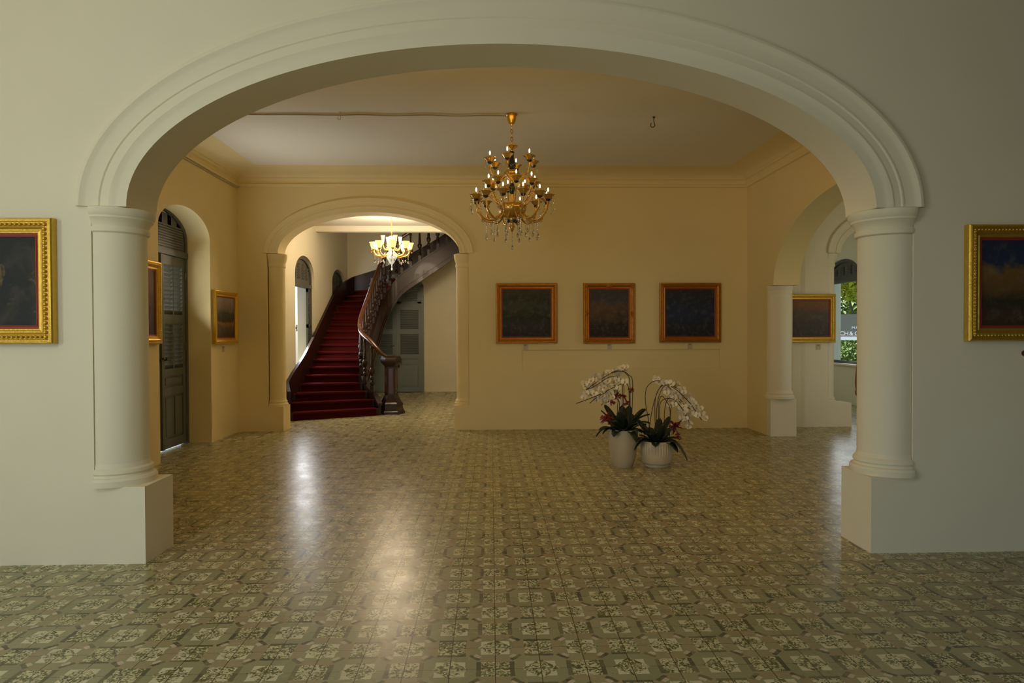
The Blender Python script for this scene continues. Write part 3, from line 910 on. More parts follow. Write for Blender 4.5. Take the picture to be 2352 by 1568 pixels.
def painting(label, loc, rotz, w, h, fw, cv, gmat=GOLD, bead=.012, corners=False, slip=MAROON, depth_=.06, group=None):
    """gilt frame of width fw round a canvas; loc is the frame's centre on the wall; local front is -Y"""
    t = thing('framed_painting', label, 'painting', loc, rotz, group or 'framed paintings on the walls')
    f = lambda u, v, d: (u, -d, v)
    k = fw
    prof = [(0, .0), (0, depth_ * .8), (.06 * k, depth_ * .95), (.14 * k, depth_), (.20 * k, depth_ * .97), (.24 * k, depth_ * .86), (.30 * k, depth_ * .84), (.42 * k, depth_ * .95), (.52 * k, depth_ * .86), (.60 * k, depth_ * .66), (.68 * k, depth_ * .62), (.74 * k, depth_ * .66), (.80 * k, depth_ * .64), (.82 * k, depth_ * .50)]
    fr = obj('frame', loop_sweep(bmesh.new(), -w / 2, w / 2, -h / 2, h / 2, prof, f), gmat, t, smooth=25)
    obj('slip', loop_sweep(bmesh.new(), -w / 2, w / 2, -h / 2, h / 2, [(.82 * k, depth_ * .5), (.94 * k, depth_ * .44), (.955 * k, depth_ * .5), (.985 * k, depth_ * .5), (k, depth_ * .36)], f), [slip], t)
    obj('canvas', B(-w / 2 + k * .97, w / 2 - k * .97, -depth_ * .38, -.004, -h / 2 + k * .97, h / 2 - k * .97), cv, t)
    bm = bmesh.new()
    ins = .36 * k
    st = bead * 2.1
    def run(ax, fixed, lo, hi):
        n = int((hi - lo) / st)
        for i in range(n + 1):
            q = lo + (hi - lo) * i / n
            c = (q, -depth_ * .93, fixed) if ax == 0 else (fixed, -depth_ * .93, q)
            ball(bm, c, bead, 6, 4, sx=1 if ax == 0 else .75, sz=.75 if ax == 0 else 1)
    for s_ in (-1, 1):
        run(0, s_ * (h / 2 - ins), -w / 2 + ins, w / 2 - ins)
        run(1, s_ * (w / 2 - ins), -h / 2 + ins, h / 2 - ins)
    obj('bead_row', bm, gmat, fr, smooth=60)
    if corners:
        for cx_, cz_ in ((-1, -1), (-1, 1), (1, -1), (1, 1), (0, -1), (0, 1), (-1, 0), (1, 0)):
            bm = bmesh.new()
            bx_, bz_ = cx_ * (w / 2 - .42 * k), cz_ * (h / 2 - .42 * k)
            for q in range(16):
                a_ = q * 2.4; rr = k * .075 * math.sqrt(q)
                l_ = 1.0 if cx_ and cz_ else .8
                ex = (1.7 if cz_ and not cx_ else 1.0); ez = (1.7 if cx_ and not cz_ else 1.0)
                ball(bm, (bx_ + rr * math.cos(a_) * ex * l_, -depth_ * (1.02 - .01 * q), bz_ + rr * math.sin(a_) * ez * l_), k * .11, 6, 4)
            obj('carved_ornament', bm, gmat, fr, smooth=60)
    return t

C1 = canvas_mat('dark_interior_canvas', lambda nt, P, x, z: mix(nt, (noise(nt, P, 7, 4, .6, 1.0) - .60).max(0.0) * 5.0, ramp(nt, noise(nt, P, 3.2, 5, .6, .6), [(.3, (.012, .013, .014)), (.5, (.022, .024, .022)), (.62, (.05, .045, .03)), (.75, (.02, .03, .045))]), (.22, .15, .06)))
C2 = canvas_mat('blue_ochre_canvas', bands([(.05, (.022, .024, .012)), (.22, (.06, .032, .018)), (.36, (.028, .028, .014)), (.46, (.12, .062, .018)), (.60, (.17, .09, .018)), (.66, (.02, .028, .06)), (.85, (.018, .026, .05))], .20))
C3 = canvas_mat('dark_green_canvas', bands([(.05, (.02, .02, .02)), (.3, (.035, .032, .03)), (.45, (.02, .026, .014)), (.62, (.05, .055, .03)), (.8, (.028, .035, .016)), (.95, (.06, .05, .022))], .6, 4, 20, .75))
C4 = canvas_mat('dusky_cloud_canvas', bands([(.05, (.018, .014, .008)), (.28, (.026, .02, .014)), (.42, (.075, .045, .03)), (.6, (.11, .065, .035)), (.75, (.05, .05, .06)), (.95, (.06, .05, .05))], .9, 3, 12, .75))
C5 = canvas_mat('dark_blue_canvas', bands([(.05, (.016, .018, .024)), (.25, (.02, .026, .045)), (.5, (.02, .034, .085)), (.72, (.018, .028, .055)), (.95, (.03, .03, .026))], .6, 3.4, 20, .75))
C6 = canvas_mat('pink_sky_canvas', bands([(.05, (.06, .035, .022)), (.28, (.10, .07, .045)), (.36, (.26, .13, .045)), (.42, (.03, .03, .018)), (.60, (.06, .065, .04)), (.70, (.20, .16, .14)), (.95, (.34, .25, .22))], .28, 7, 24, .6))
C7 = canvas_mat('brown_figure_canvas', bands([(.05, (.03, .02, .015)), (.4, (.07, .028, .014)), (.7, (.15, .06, .025)), (.95, (.13, .065, .035))], .4, 3, 12, .8))
C8 = canvas_mat('orange_grey_canvas', bands([(.05, (.05, .042, .035)), (.4, (.07, .06, .05)), (.65, (.10, .075, .05)), (.82, (.20, .085, .03)), (.97, (.16, .10, .045))], .25, 4, 16, .6))

painting('large gold-framed dark painting cut off at the left edge, on the near wall', (-2.79 - .55, 4.488, 1.834), 0, 1.10, .80, .118, C1, bead=.014)
painting('large gold-framed blue and ochre landscape cut off at the right edge, on the near wall', (3.17 + .55, 4.488, 1.811), 0, 1.10, .775, .105, C2, bead=.011)
painting('square dark green painting in a red-gold frame, first from the stair hall arch', (.543, FW - .002, 1.777), 0, .93, .915, .10, C3, GOLDR, bead=.008, depth_=.05)
painting('narrow dusky painting in a carved corner frame, middle of the three on the back wall', (1.807, FW - .002, 1.772), 0, .79, .92, .10, C4, GOLDR, bead=.007, corners=True, depth_=.05)
painting('dark blue painting in a red-gold frame, right of the three on the back wall', (3.057, FW - .002, 1.776), 0, .945, .915, .10, C5, GOLDR, bead=.008, depth_=.05)
painting('small landscape with pink sky in a gold frame, in the left back corner', (LW + .002, 9.89, 1.715), PI / 2, .84, .75, .095, C6, GOLD, bead=.009, depth_=.055)
painting('brown painting in a gold frame half hidden by the left column, beside the grey door', (LW + .002, 7.50, 1.84), PI / 2, .90, .93, .11, C7, GOLD, bead=.010, depth_=.055)
painting('wide orange and grey painting in a gold frame in the right room', (4.885, FW + .008, 1.685), 0, .87, .745, .095, C8, GOLD, bead=.009, depth_=.06)

def wall_label(label, loc, rotz=0, w=.072, h=.085):
    t = thing('wall_label', label, 'label', loc, rotz, 'small cards under the paintings')
    obj('card', B(-w / 2, w / 2, -.006, 0, -h / 2, h / 2), CARD, t)
    bm = bmesh.new()
    for i in range(3): box(bm, -w * .3, w * (.3 - .08 * i), -.0068, -.0058, h * .36 - i * h * .08, h * .40 - i * h * .08)
    obj('printed_lines', bm, INK, t)
wall_label('small square card under the dark green painting on the back wall', (.527, FW, 1.262))
wall_label('small square card under the narrow dusky painting on the back wall', (1.815, FW, 1.262))
wall_label('small square card under the dark blue painting on the back wall', (3.06, FW, 1.264))
wall_label('small card under the pink sky landscape in the left corner', (LW, 9.86, 1.265), PI / 2)
wall_label('small card under the orange and grey painting in the right room', (5.07, FW + .01, 1.24))

# ------------------------------------------------------------------ chandeliers
def chain_bm(z0, z1, r=.016, pitch=.042, wire=.0045):
    bm = bmesh.new()
    n = int((z1 - z0) / pitch)
    p = (z1 - z0) / n
    for i in range(n):
        zc = z0 + (i + .5) * p
        pts = []
        for q in range(12):
            a = 2 * PI * q / 12
            h, v = r * .75 * math.cos(a), p * .62 * math.sin(a)
            pts.append((h, 0, zc + v) if i % 2 else (0, h, zc + v))
        tube(bm, pts, wire, 6, closed=True)
    return bm

def drop_bm(L, s=1.0):
    """string of beads ending in a faceted pear"""
    bm = bmesh.new()
    n = int(L / .022)
    tube(bm, [(0, 0, 0), (0, 0, -L)], .0012, 4)
    for i in range(n): ball(bm, (0, 0, -i * .022), .0055 * s, 6, 4)
    lathe(bm, [(.0005, -L), (.006 * s, -L - .008), (.014 * s, -L - .032), (.011 * s, -L - .046), (.0005, -L - .058)], (0, 0, 0), 6)
    return bm

# --- candle chandelier of the middle room
CHX, CHY = .24, 7.64
CH = thing('candle_chandelier', 'big three-tier brass chandelier with small candle bulbs in the middle room', 'chandelier', (CHX, CHY, 0))
obj('ceiling_canopy', lathe(bmesh.new(), [(.062, CZ), (.066, CZ - .012), (.052, CZ - .025), (.048, CZ - .06), (.036, CZ - .10), (.014, CZ - .112), (.012, CZ - .13)], seg=24), BRASS, CH, smooth=40)
obj('chain', chain_bm(3.575, CZ - .125), BRASS, CH, smooth=60)
obj('top_dish', lathe(bmesh.new(), [(.012, 3.585), (.05, 3.565), (.062, 3.572), (.058, 3.56), (.022, 3.53), (.018, 3.51)], seg=24, mod=lambda t, j: 1 + (.12 * math.cos(8 * t) if j in (1, 2, 3) else 0)), BRASS, CH, smooth=60)
obj('black_vase', lathe(bmesh.new(), [(.012, 3.515), (.030, 3.50), (.026, 3.475), (.024, 3.44), (.030, 3.41), (.042, 3.37), (.045, 3.34), (.036, 3.315), (.015, 3.30)], seg=24), BLACK, CH, smooth=60)
obj('central_stem', lathe(bmesh.new(), [(.016, 3.31), (.07, 3.29), (.085, 3.265), (.07, 3.235), (.03, 3.20), (.02, 3.15), (.022, 3.11), (.02, 2.90)], seg=20, mod=lambda t, j: 1 + (.06 * math.cos(10 * t) if 0 < j < 4 else 0)), AMBER, CH, smooth=60)
obj('black_knop', lathe(bmesh.new(), [(.016, 3.16), (.034, 3.12), (.036, 3.08), (.022, 3.03), (.018, 3.02)], seg=20), BLACK, CH, smooth=60)
obj('hub_bowl', lathe(bmesh.new(), [(.03, 2.90), (.135, 2.925), (.155, 2.90), (.15, 2.85), (.125, 2.80), (.08, 2.775), (.05, 2.765)], seg=40, mod=lambda t, j: 1 + .05 * math.cos(12 * t)), AMBER, CH, smooth=60)
obj('lower_finial', lathe(bmesh.new(), [(.05, 2.77), (.055, 2.74), (.03, 2.715), (.022, 2.69), (.034, 2.665), (.02, 2.635), (.004, 2.61)], seg=16), AMBER, CH, smooth=60)
for q in range(4):
    a_ = q * PI / 2 + .5
    bm = lathe(bmesh.new(), [(.012, .015), (.024, .01), (.02, -.015), (.006, -.025)], (.05 * math.cos(a_), .05 * math.sin(a_), 2.735), 12)
    obj('black_drop', bm, BLACK, CH, smooth=60)

pan = lathe(bmesh.new(), [(.014, .0), (.030, .012), (.046, .040), (.064, .052), (.066, .049), (.048, .034), (.032, .008), (.016, -.004)], seg=24, mod=lambda t, j: 1 + (.14 * math.cos(8 * t) if j in (3, 4) else .07 * math.cos(8 * t) if j in (2, 5) else 0))
PAN = obj('drip_pan', pan, AMBER, smooth=60); PAN_M = PAN.data; bpy.data.objects.remove(PAN)
cup = lathe(bmesh.new(), [(.010, -.022), (.030, -.008), (.033, .002), (.018, .006)], seg=16)
o = obj('black_cup', cup, BLACK, smooth=60); CUP_M = o.data; bpy.data.objects.remove(o)
o = obj('candle', lathe(bmesh.new(), [(.011, .0), (.012, .055), (.010, .075)], seg=12), CANDLE, smooth=60); CAN_M = o.data; bpy.data.objects.remove(o)
o = obj('bulb', lathe(bmesh.new(), [(.006, .074), (.0085, .084), (.0085, .100), (.004, .112), (.0005, .117)], seg=10), BULB, smooth=60); BULB_M = o.data; bpy.data.objects.remove(o)
DROPS = []
for L, s_ in ((.06, 1.0), (.10, 1.15), (.15, 1.2)):
    o = obj('crystal_drop', drop_bm(L, s_), CRYSTAL); DROPS.append(o.data); bpy.data.objects.remove(o)

def put(name, me, parent, loc):
    o = bpy.data.objects.new(name, me); COL.objects.link(o); o.parent = parent; o.location = loc
    return o

def tier(n, a0, path, r_end, z_end, arm_r, leaf=True, drops=()):
    """n curved arms in a ring; path of (r, z) from the hub out to the cup"""
    pts = smooth_path([(r, 0, z) for r, z in path], 6)
    bm = tube(bmesh.new(), pts, arm_r, 8)
    if leaf:
        # acanthus curls on the arm
        for t, up in ((.35, 1), (.6, -1), (.75, 1)):
            p = pts[int(t * (len(pts) - 1))]
            cur = [(p.x, 0, p.z)]
            for q in range(1, 8):
                a_ = q * .75
                cur.append((p.x + .020 * q * .35 * math.cos(a_ * .6) + .01, 0, p.z + up * (.028 * math.sin(q * .42))))
            tube(bm, cur, [.006 - .0005 * i for i in range(8)], 6)
    first = None
    for i in range(n):
        a_ = a0 + 2 * PI * i / n
        if first is None: arm = obj('arm', bm, AMBER, CH, smooth=60); first = arm.data
        else: arm = put('arm', first, CH, (0, 0, 0))
        arm.rotation_euler = (0, 0, a_)
        put('drip_pan', PAN_M, arm, (r_end, 0, z_end)); put('black_cup', CUP_M, arm, (r_end, 0, z_end))
        put('candle', CAN_M, arm, (r_end, 0, z_end + .005)); put('bulb', BULB_M, arm, (r_end, 0, z_end + .012))
        for dr, dz, k in drops: put('crystal_drop', DROPS[k], arm, (dr, rnd.uniform(-.02, .02), dz))
tier(6, .30, [(.05, 3.27), (.12, 3.22), (.19, 3.22), (.245, 3.28), (.255, 3.36)], .255, 3.365, .009, True, [(.31, 3.40, 0)])
tier(8, .15, [(.10, 2.91), (.17, 2.93), (.21, 2.99), (.245, 3.05), (.262, 3.115)], .262, 3.12, .009, True, [(.318, 3.15, 0)])
tier(12, .26, [(.10, 2.84), (.20, 2.745), (.30, 2.745), (.385, 2.83), (.41, 2.955)], .41, 2.955, .011, True, [(.468, 2.985, 1), (.24, 2.735, 1), (.30, 2.735, 2)])
put('crystal_drop', DROPS[2], CH, (0, 0, 2.62))
lamp('candle_glow', 'POINT', (CHX, CHY, 3.05), 3.5, (1.0, 0.56, 0.10), radius=.30)

# --- lit chandelier of the stair hall
HX, HY = -1.80, 12.5
HC = thing('glass_shade_chandelier', 'glowing yellow chandelier with lit glass shades in front of the stairs', 'chandelier', (HX, HY, 0))
obj('ceiling_canopy', lathe(bmesh.new(), [(.055, 3.66), (.058, 3.645), (.03, 3.60), (.01, 3.58)], seg=20), HALLGOLD, HC, smooth=40)
obj('chain', chain_bm(3.24, 3.59, .012, .035, .0035), HALLGOLD, HC, smooth=60)
obj('central_stem', lathe(bmesh.new(), [(.01, 3.25), (.05, 3.235), (.06, 3.22), (.03, 3.20), (.05, 3.17), (.075, 3.10), (.07, 3.03), (.04, 2.98), (.06, 2.95), (.09, 2.93), (.06, 2.90), (.02, 2.89)], seg=20), SHADE, HC, smooth=60)
bk_ = lathe(bmesh.new(), [(.088, 2.90), (.092, 2.87), (.080, 2.83), (.055, 2.79), (.05, 2.775), (.03, 2.745), (.01, 2.72), (.006, 2.67), (.014, 2.64), (.0005, 2.61)], seg=16, mod=lambda t, j: 1 + .06 * math.cos(16 * t))
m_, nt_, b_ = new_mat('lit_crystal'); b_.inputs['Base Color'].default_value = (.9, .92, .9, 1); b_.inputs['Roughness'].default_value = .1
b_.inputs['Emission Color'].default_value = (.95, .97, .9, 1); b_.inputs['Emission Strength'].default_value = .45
obj('crystal_basket', bk_, m_, HC)
shade = lathe(bmesh.new(), [(.018, 0), (.040, .02), (.050, .06), (.058, .10), (.074, .128), (.071, .128), (.055, .10), (.047, .06), (.037, .022)], seg=24, mod=lambda t, j: 1 + (.07 * math.cos(8 * t) if 3 <= j <= 5 else 0))
o = obj('glass_shade', shade, SHADE, smooth=60); SH_M = o.data; bpy.data.objects.remove(o)
o = obj('bulb', lathe(bmesh.new(), [(.012, .02), (.022, .05), (.02, .075), (.0005, .095)], seg=10), glow('hall_bulb', (1, .85, .5), 14.0), smooth=60); HB_M = o.data; bpy.data.objects.remove(o)
pts = smooth_path([(.05, 0, 2.94), (.13, 0, 2.885), (.24, 0, 2.875), (.305, 0, 2.92), (.325, 0, 2.985)], 6)
bm = tube(bmesh.new(), pts, .012, 8)
for t in (.3, .55, .8):
    p = pts[int(t * (len(pts) - 1))]
    tube(bm, [(p.x, 0, p.z), (p.x + .03, 0, p.z + .035), (p.x + .06, 0, p.z + .025), (p.x + .05, 0, p.z + .005)], [.009, .008, .006, .004], 6)
    ball(bm, (p.x, 0, p.z), .019, 8, 6)
lathe(bm, [(.008, 2.965), (.03, 2.98), (.042, 2.995), (.02, 3.0)], (.325, 0, 0), 14)
arm_m = None
for ring, (n, a0, rs, dz) in enumerate(((8, .2, 1.0, 0.0), (4, .55, .52, .115))):
    for i in range(n):
        if arm_m is None: arm = obj('arm', bm, HALLGOLD, HC, smooth=60); arm_m = arm.data
        else: arm = put('arm', arm_m, HC, (0, 0, 0))
        arm.rotation_euler = (0, 0, a0 + 2 * PI * i / n)
        if ring: arm.scale = (rs, rs, 1); arm.location = (0, 0, dz)
        sh = put('glass_shade', SH_M, arm, (.325, 0, 2.995))
        put('bulb', HB_M, arm, (.325, 0, 2.99))
        if not ring:
            put('crystal_drop', DROPS[1], arm, (.30, .03, 2.90)); put('crystal_drop', DROPS[0], arm, (.20, -.02, 2.87))
lamp('hall_chandelier_glow', 'POINT', (HX, HY, 3.10), 200, (1.0, 0.80, 0.56), radius=.36)

# ------------------------------------------------------------------ cable and hooks on the ceiling
bm = bmesh.new()
for off, wv in ((0, 1.0), (.035, .6)):
    tube(bm, [(-2.68 + i * (2.86 / 28), 7.63 + off + .022 * wv * math.sin(i * .9) * (1 if i > 9 else .25), CZ - .012) for i in range(29)], .007, 6)
tag(obj('ceiling_cable', bm, CABLE, smooth=60), 'pair of pale cables running along the ceiling to the brass chandelier', 'cable')
def hook(label, x, y, s_=1.0, mat=IRON):
    bm = bmesh.new()
    z = CZ
    ball(bm, (x, y, z - .006), .012 * s_, 8, 6)
    pts = [(x, y, z), (x, y, z - .04 * s_), (x + .003, y, z - .055 * s_)]
    for q in range(9):
        a_ = PI * .25 - q * PI * 1.55 / 8
        pts.append((x - .012 * s_ + .022 * s_ * math.cos(a_), y, z - .082 * s_ + .022 * s_ * math.sin(a_)))
    tube(bm, pts, .0042 * s_, 8)
    return tag(obj('ceiling_hook', bm, mat, smooth=60), label, 'hook', 'hooks on the ceiling')
hook('dark iron hook hanging from the bare ceiling, right of the brass chandelier', 1.85, 7.70, 1.15)
hook('pale hook on the ceiling cable, left of the brass chandelier', -1.65, 7.60, .8, CABLE)
bm = tube(bmesh.new(), [(LW + .012, 8.2, 3.672), (LW + .012, 9.3, 3.676), (LW + .014, 10.2, 3.672), (LW + .03, 10.38, 3.668), (LW + .05, 10.40, 3.685)], .008, 6)
tag(obj('wall_cable', bm, CABLE, smooth=60), 'thin cable running under the left cornice to the back corner', 'cable')
bm = lathe(bmesh.new(), [(.020, 0), (.020, .006), (.008, .01), (.008, .03), (.016, .036), (.018, .046), (.0005, .056)], (0, 0, 0), 14)
pg = obj('door_stop', bm, RAILWOOD, None, at(2352.5, 811, 4.49) , smooth=60)
pg.rotation_euler = (PI / 2, 0, 0)
tag(pg, 'small round brown wooden stop on the wall below the right-hand gold-framed landscape', 'wall stop')

# ------------------------------------------------------------------ potted orchids
def flower_mesh():
    bm = bmesh.new()
    for i, (a_, L, Wd) in enumerate(((90, .034, .013), (210, .032, .013), (330, .032, .013), (5, .036, .021), (175, .036, .021))):
        m = Matrix.Rotation(math.radians(a_), 3, 'Y')
        outl = [(0, 0), (.35, .75), (.65, 1), (.9, .6), (1, 0), (.9, -.6), (.65, -1), (.35, -.75)]
        c = bm.verts.new(m @ Vector((.55 * L, -.006, 0)))
        vs = [bm.verts.new(m @ Vector((u * L, -.002 - .012 * u * u + (.003 if i < 3 else 0), v * Wd))) for u, v in outl]
        for q in range(len(vs)): bm.faces.new((c, vs[q], vs[(q + 1) % len(vs)]))
    k0 = len(bm.faces)
    ball(bm, (0, -.012, -.006), .0075, 6, 4)
    tube(bm, [(0, -.008, -.006), (0, -.020, -.014), (0, -.016, -.022)], [.005, .0055, .002], 6)
    bm.faces.ensure_lookup_table()
    for f_ in bm.faces[k0:]: f_.material_index = 1
    o = obj('flower', bm, [PETAL, THROAT], smooth=60)
    me = o.data; bpy.data.objects.remove(o)
    return me
FLOWER = flower_mesh()

def leaf_strip(bm, p0, d, L, Wd, droop, up=.5):
    """strap leaf from p0 heading d, rising then drooping"""
    d = Vector((d[0], d[1], 0)).normalized(); sd = Vector((-d.y, d.x, 0))
    n = 8; rows = []
    for i in range(n + 1):
        t = i / n
        p = Vector(p0) + d * (L * t * math.cos(up * .5)) + Vector((0, 0, L * (math.sin(up) * t - droop * t * t)))
        wd = Wd * (math.sin(PI * min(1, .12 + .80 * t)) ** .6) * (1 if t < .97 else .35)
        rows.append([bm.verts.new(p + sd * wd + Vector((0, 0, .008))), bm.verts.new(p - Vector((0, 0, .004))), bm.verts.new(p - sd * wd + Vector((0, 0, .008)))])
    for A, C in zip(rows, rows[1:]):
        for q in range(2): bm.faces.new((A[q], A[q + 1], C[q + 1], C[q]))

def orchid(label, cx, cy, pot, pot_mat, pot_mod, rim_z, rim_r, leaves, stems, blooms, reds, zoff=0):
    t = thing('potted_orchid', label, 'potted plant', (cx, cy, 0), 0, 'potted white orchids on the floor')
    pm = bmesh.new()
    lathe(pm, pot, (0, 0, 0), 72, mod=pot_mod)
    pt = obj('pot', pm, pot_mat, t, smooth=50)
    obj('potting_soil', lathe(bmesh.new(), [(.0005, rim_z - .025), (rim_r * .6, rim_z - .02), (rim_r * .92, rim_z - .03)], (0, 0, 0), 20, cap=False), SOIL, pt)
    W = lambda x, y, dy=0.0: at(1290 + x / 5.406, 810 + y / 5.406, cy + dy) - Vector((cx, cy, 0))
    bm = bmesh.new()
    for p0, d, L, Wd, dr, up in leaves: leaf_strip(bm, p0, d, L, Wd, dr, up)
    lf = obj('leaves', bm, LEAF, t, smooth=60)
    so = lf.modifiers.new('thick', 'SOLIDIFY'); so.thickness = .004
    for path in stems:
        dy = path[0]
        pts = []
        for i, (x, y) in enumerate(path[1:]):
            pts.append(W(x, y, dy * (i / (len(path) - 2))))
        obj('stem', tube(bmesh.new(), smooth_path(pts, 5), .0042, 6), STEM, t, smooth=60)
    for x, y, dy, sc_ in blooms:
        o = put('flower', FLOWER, t, W(x, y, dy))
        o.rotation_euler = (rnd.uniform(-.5, .35), rnd.uniform(-.4, .4), rnd.uniform(-.9, .9))
        o.scale = (sc_,) * 3
    for x, y, r, n, dy in reds:
        c = W(x, y, dy)
        bm = bmesh.new()
        for i in range(n):
            d = Vector((rnd.gauss(0, 1), rnd.gauss(0, 1), rnd.gauss(0, 1.2))).normalized()
            q = c + d * r * rnd.uniform(.2, 1)
            tube(bm, [c + d * r * .1, q, q + Vector((d.x * .02, d.y * .02, -.012))], [.003, .008, .002], 5)
        obj('red_bloom', bm, RED, t, smooth=60)
    return t

def along(pts, n, jit, dys, sc_=(1.0, 1.35)):
    """n blossoms scattered along a zoomed-in polyline"""
    P = [Vector((x, y, 0)) for x, y in pts]
    L = [0.0]
    for a, b in zip(P, P[1:]): L.append(L[-1] + (b - a).length)
    out = []
    for i in range(n):
        s_ = L[-1] * (i + .5) / n
        k = max(j for j in range(len(P) - 1) if L[j] <= s_)
        p = P[k].lerp(P[k + 1], (s_ - L[k]) / (L[k + 1] - L[k]))
        out.append((p.x + rnd.uniform(-jit, jit), p.y + rnd.uniform(-jit, jit), rnd.uniform(*dys), rnd.uniform(*sc_)))
    return out
def rosette(n, rim_z, L, r0, seed):
    g = random.Random(seed); out = []
    for i in range(n):
        a_ = i * 2.4 + g.uniform(-.2, .2)
        k = i / n
        out.append(((r0 * math.cos(a_) * k, r0 * math.sin(a_) * k, rim_z - .03), (math.cos(a_), math.sin(a_)), L * g.uniform(.75, 1.1), g.uniform(.040, .054), .20 + 1.0 * k * k, 1.45 - .70 * k))
    return out
R1 = .155
orchid('tall smooth white pot of white orchids arching to the left', 1.455, 7.50,
       [(.0005, 0), (.100, 0), (.108, .012), (.135, .10), (.155, .22), (.165, .33), (.163, .39), (.158, .418), (.150, .418), (.148, .38), (.0005, .37)], POT, None, .418, .15,
       rosette(24, .418, .21, .11, 3) + [((.05 * math.cos(i * 1.1), .05 * math.sin(i * 1.1), .40), (math.cos(i * 1.1), math.sin(i * 1.1)), .27 + .02 * (i % 3), .050, .16, 1.42) for i in range(8)] + [((.08, -.02, .46), (1, -.1), .24, .028, .35, 1.0), ((.09, -.05, .45), (1, -.35), .22, .03, .6, .9), ((-.06, -.04, .43), (-1, -.3), .20, .032, .75, .5)],
       [[-.10, (860, 960), (875, 700), (880, 350), (830, 272), (770, 235), (650, 240), (500, 320), (300, 460)],
        [.05, (850, 960), (850, 700), (845, 350), (800, 260), (720, 215), (560, 270), (400, 360), (280, 425)],
        [-.15, (770, 960), (765, 700), (772, 420), (720, 320), (640, 290), (520, 340), (420, 410), (300, 462)],
        [.10, (750, 960), (750, 700), (755, 400), (735, 350), (660, 290), (540, 320)],
        [-.20, (845, 960), (842, 640), (830, 430), (785, 378), (700, 405), (560, 470), (420, 540), (180, 630)],
        [-.10, (700, 960), (692, 700), (700, 600), (690, 480), (660, 400), (560, 480), (440, 550), (350, 625)],
        [.12, (720, 960), (715, 700), (712, 600), (640, 560), (560, 590), (490, 650)]],
       along([(830, 190), (700, 175), (620, 215), (480, 290), (350, 360), (290, 400)], 17, 26, (-.10, .12)) +
       along([(690, 230), (560, 270), (420, 360), (330, 430)], 11, 26, (-.15, .1)) +
       along([(800, 330), (690, 300), (600, 340), (470, 420), (380, 480)], 12, 28, (-.15, .1)) +
       along([(700, 390), (600, 430), (480, 470), (330, 510), (260, 560)], 13, 28, (-.2, .05)) +
       along([(690, 450), (600, 500), (480, 530), (400, 560)], 10, 26, (-.2, .05)) +
       along([(640, 540), (560, 590), (500, 620)], 5, 20, (-.15, .05)),
       [(565, 810, .075, 34, -.06), (690, 530, .045, 16, -.02), (745, 535, .045, 16, 0), (865, 460, .035, 14, -.03), (610, 600, .045, 16, -.05), (810, 620, .05, 18, .02)])
orchid('low ribbed white pot of white orchids arching to the right', 1.835, 7.52,
       [(.0005, 0), (.125, 0), (.130, .012), (.128, .028), (.152, .034), (.166, .055), (.172, .12), (.173, .20), (.170, .275), (.166, .285), (.160, .285), (.156, .25), (.0005, .25)], POTR,
       lambda t_, j: 1 + (.030 * math.cos(36 * t_ + j * .9) if 3 < j < 9 else 0), .285, .155,
       rosette(19, .285, .20, .11, 5) + [((.05 * math.cos(i * 1.2), .05 * math.sin(i * 1.2), .27), (math.cos(i * 1.2), math.sin(i * 1.2)), .25 + .02 * (i % 3), .046, .16, 1.40) for i in range(6)] + [((.09, -.07, .29), (1, -.6), .24, .045, 1.3, .5), ((-.10, -.08, .29), (-1, -.35), .20, .026, 1.0, .6), ((-.03, 0, .30), (-.3, .2), .26, .04, .2, 1.4), ((.04, .02, .30), (.3, .3), .28, .042, .2, 1.4)],
       [[-.05, (1090, 1040), (1080, 850), (1040, 610), (1050, 450), (1100, 380), (1160, 350), (1260, 350)],
        [-.08, (1095, 1040), (1100, 850), (1150, 600), (1220, 430), (1300, 376), (1380, 410), (1500, 500), (1620, 660), (1740, 835)],
        [.08, (1165, 1040), (1160, 850), (1160, 600), (1200, 460), (1290, 400), (1400, 500), (1500, 610)],
        [-.12, (1180, 1040), (1175, 850), (1190, 620), (1240, 460), (1310, 400), (1440, 470), (1610, 640)],
        [-.15, (1205, 1040), (1200, 850), (1205, 620), (1245, 536), (1300, 600), (1345, 700), (1345, 960)],
        [-.12, (1205, 1040), (1210, 860), (1220, 640), (1290, 570), (1390, 580), (1500, 700), (1590, 880)],
        [.05, (1280, 1040), (1275, 800), (1290, 640), (1340, 560), (1440, 590), (1600, 700)],
        [-.1, (1340, 1040), (1345, 850), (1362, 640)]],
       along([(1140, 330), (1230, 330), (1320, 350), (1400, 400)], 10, 22, (-.1, .1)) +
       along([(1390, 370), (1470, 440), (1560, 530), (1660, 650), (1720, 740), (1770, 820)], 19, 24, (-.12, .1)) +
       along([(1290, 500), (1400, 540), (1520, 560), (1600, 640), (1700, 770)], 13, 28, (-.15, .1)) +
       along([(1340, 590), (1430, 640), (1520, 700), (1560, 790)], 11, 30, (-.2, .05)) +
       along([(1440, 700), (1510, 770), (1560, 840), (1600, 900)], 11, 28, (-.2, .05)) +
       along([(1260, 430), (1340, 470), (1420, 480)], 6, 26, (-.05, .15)),
       [(1405, 920, .085, 44, -.06), (1450, 1020, .05, 16, -.08)])

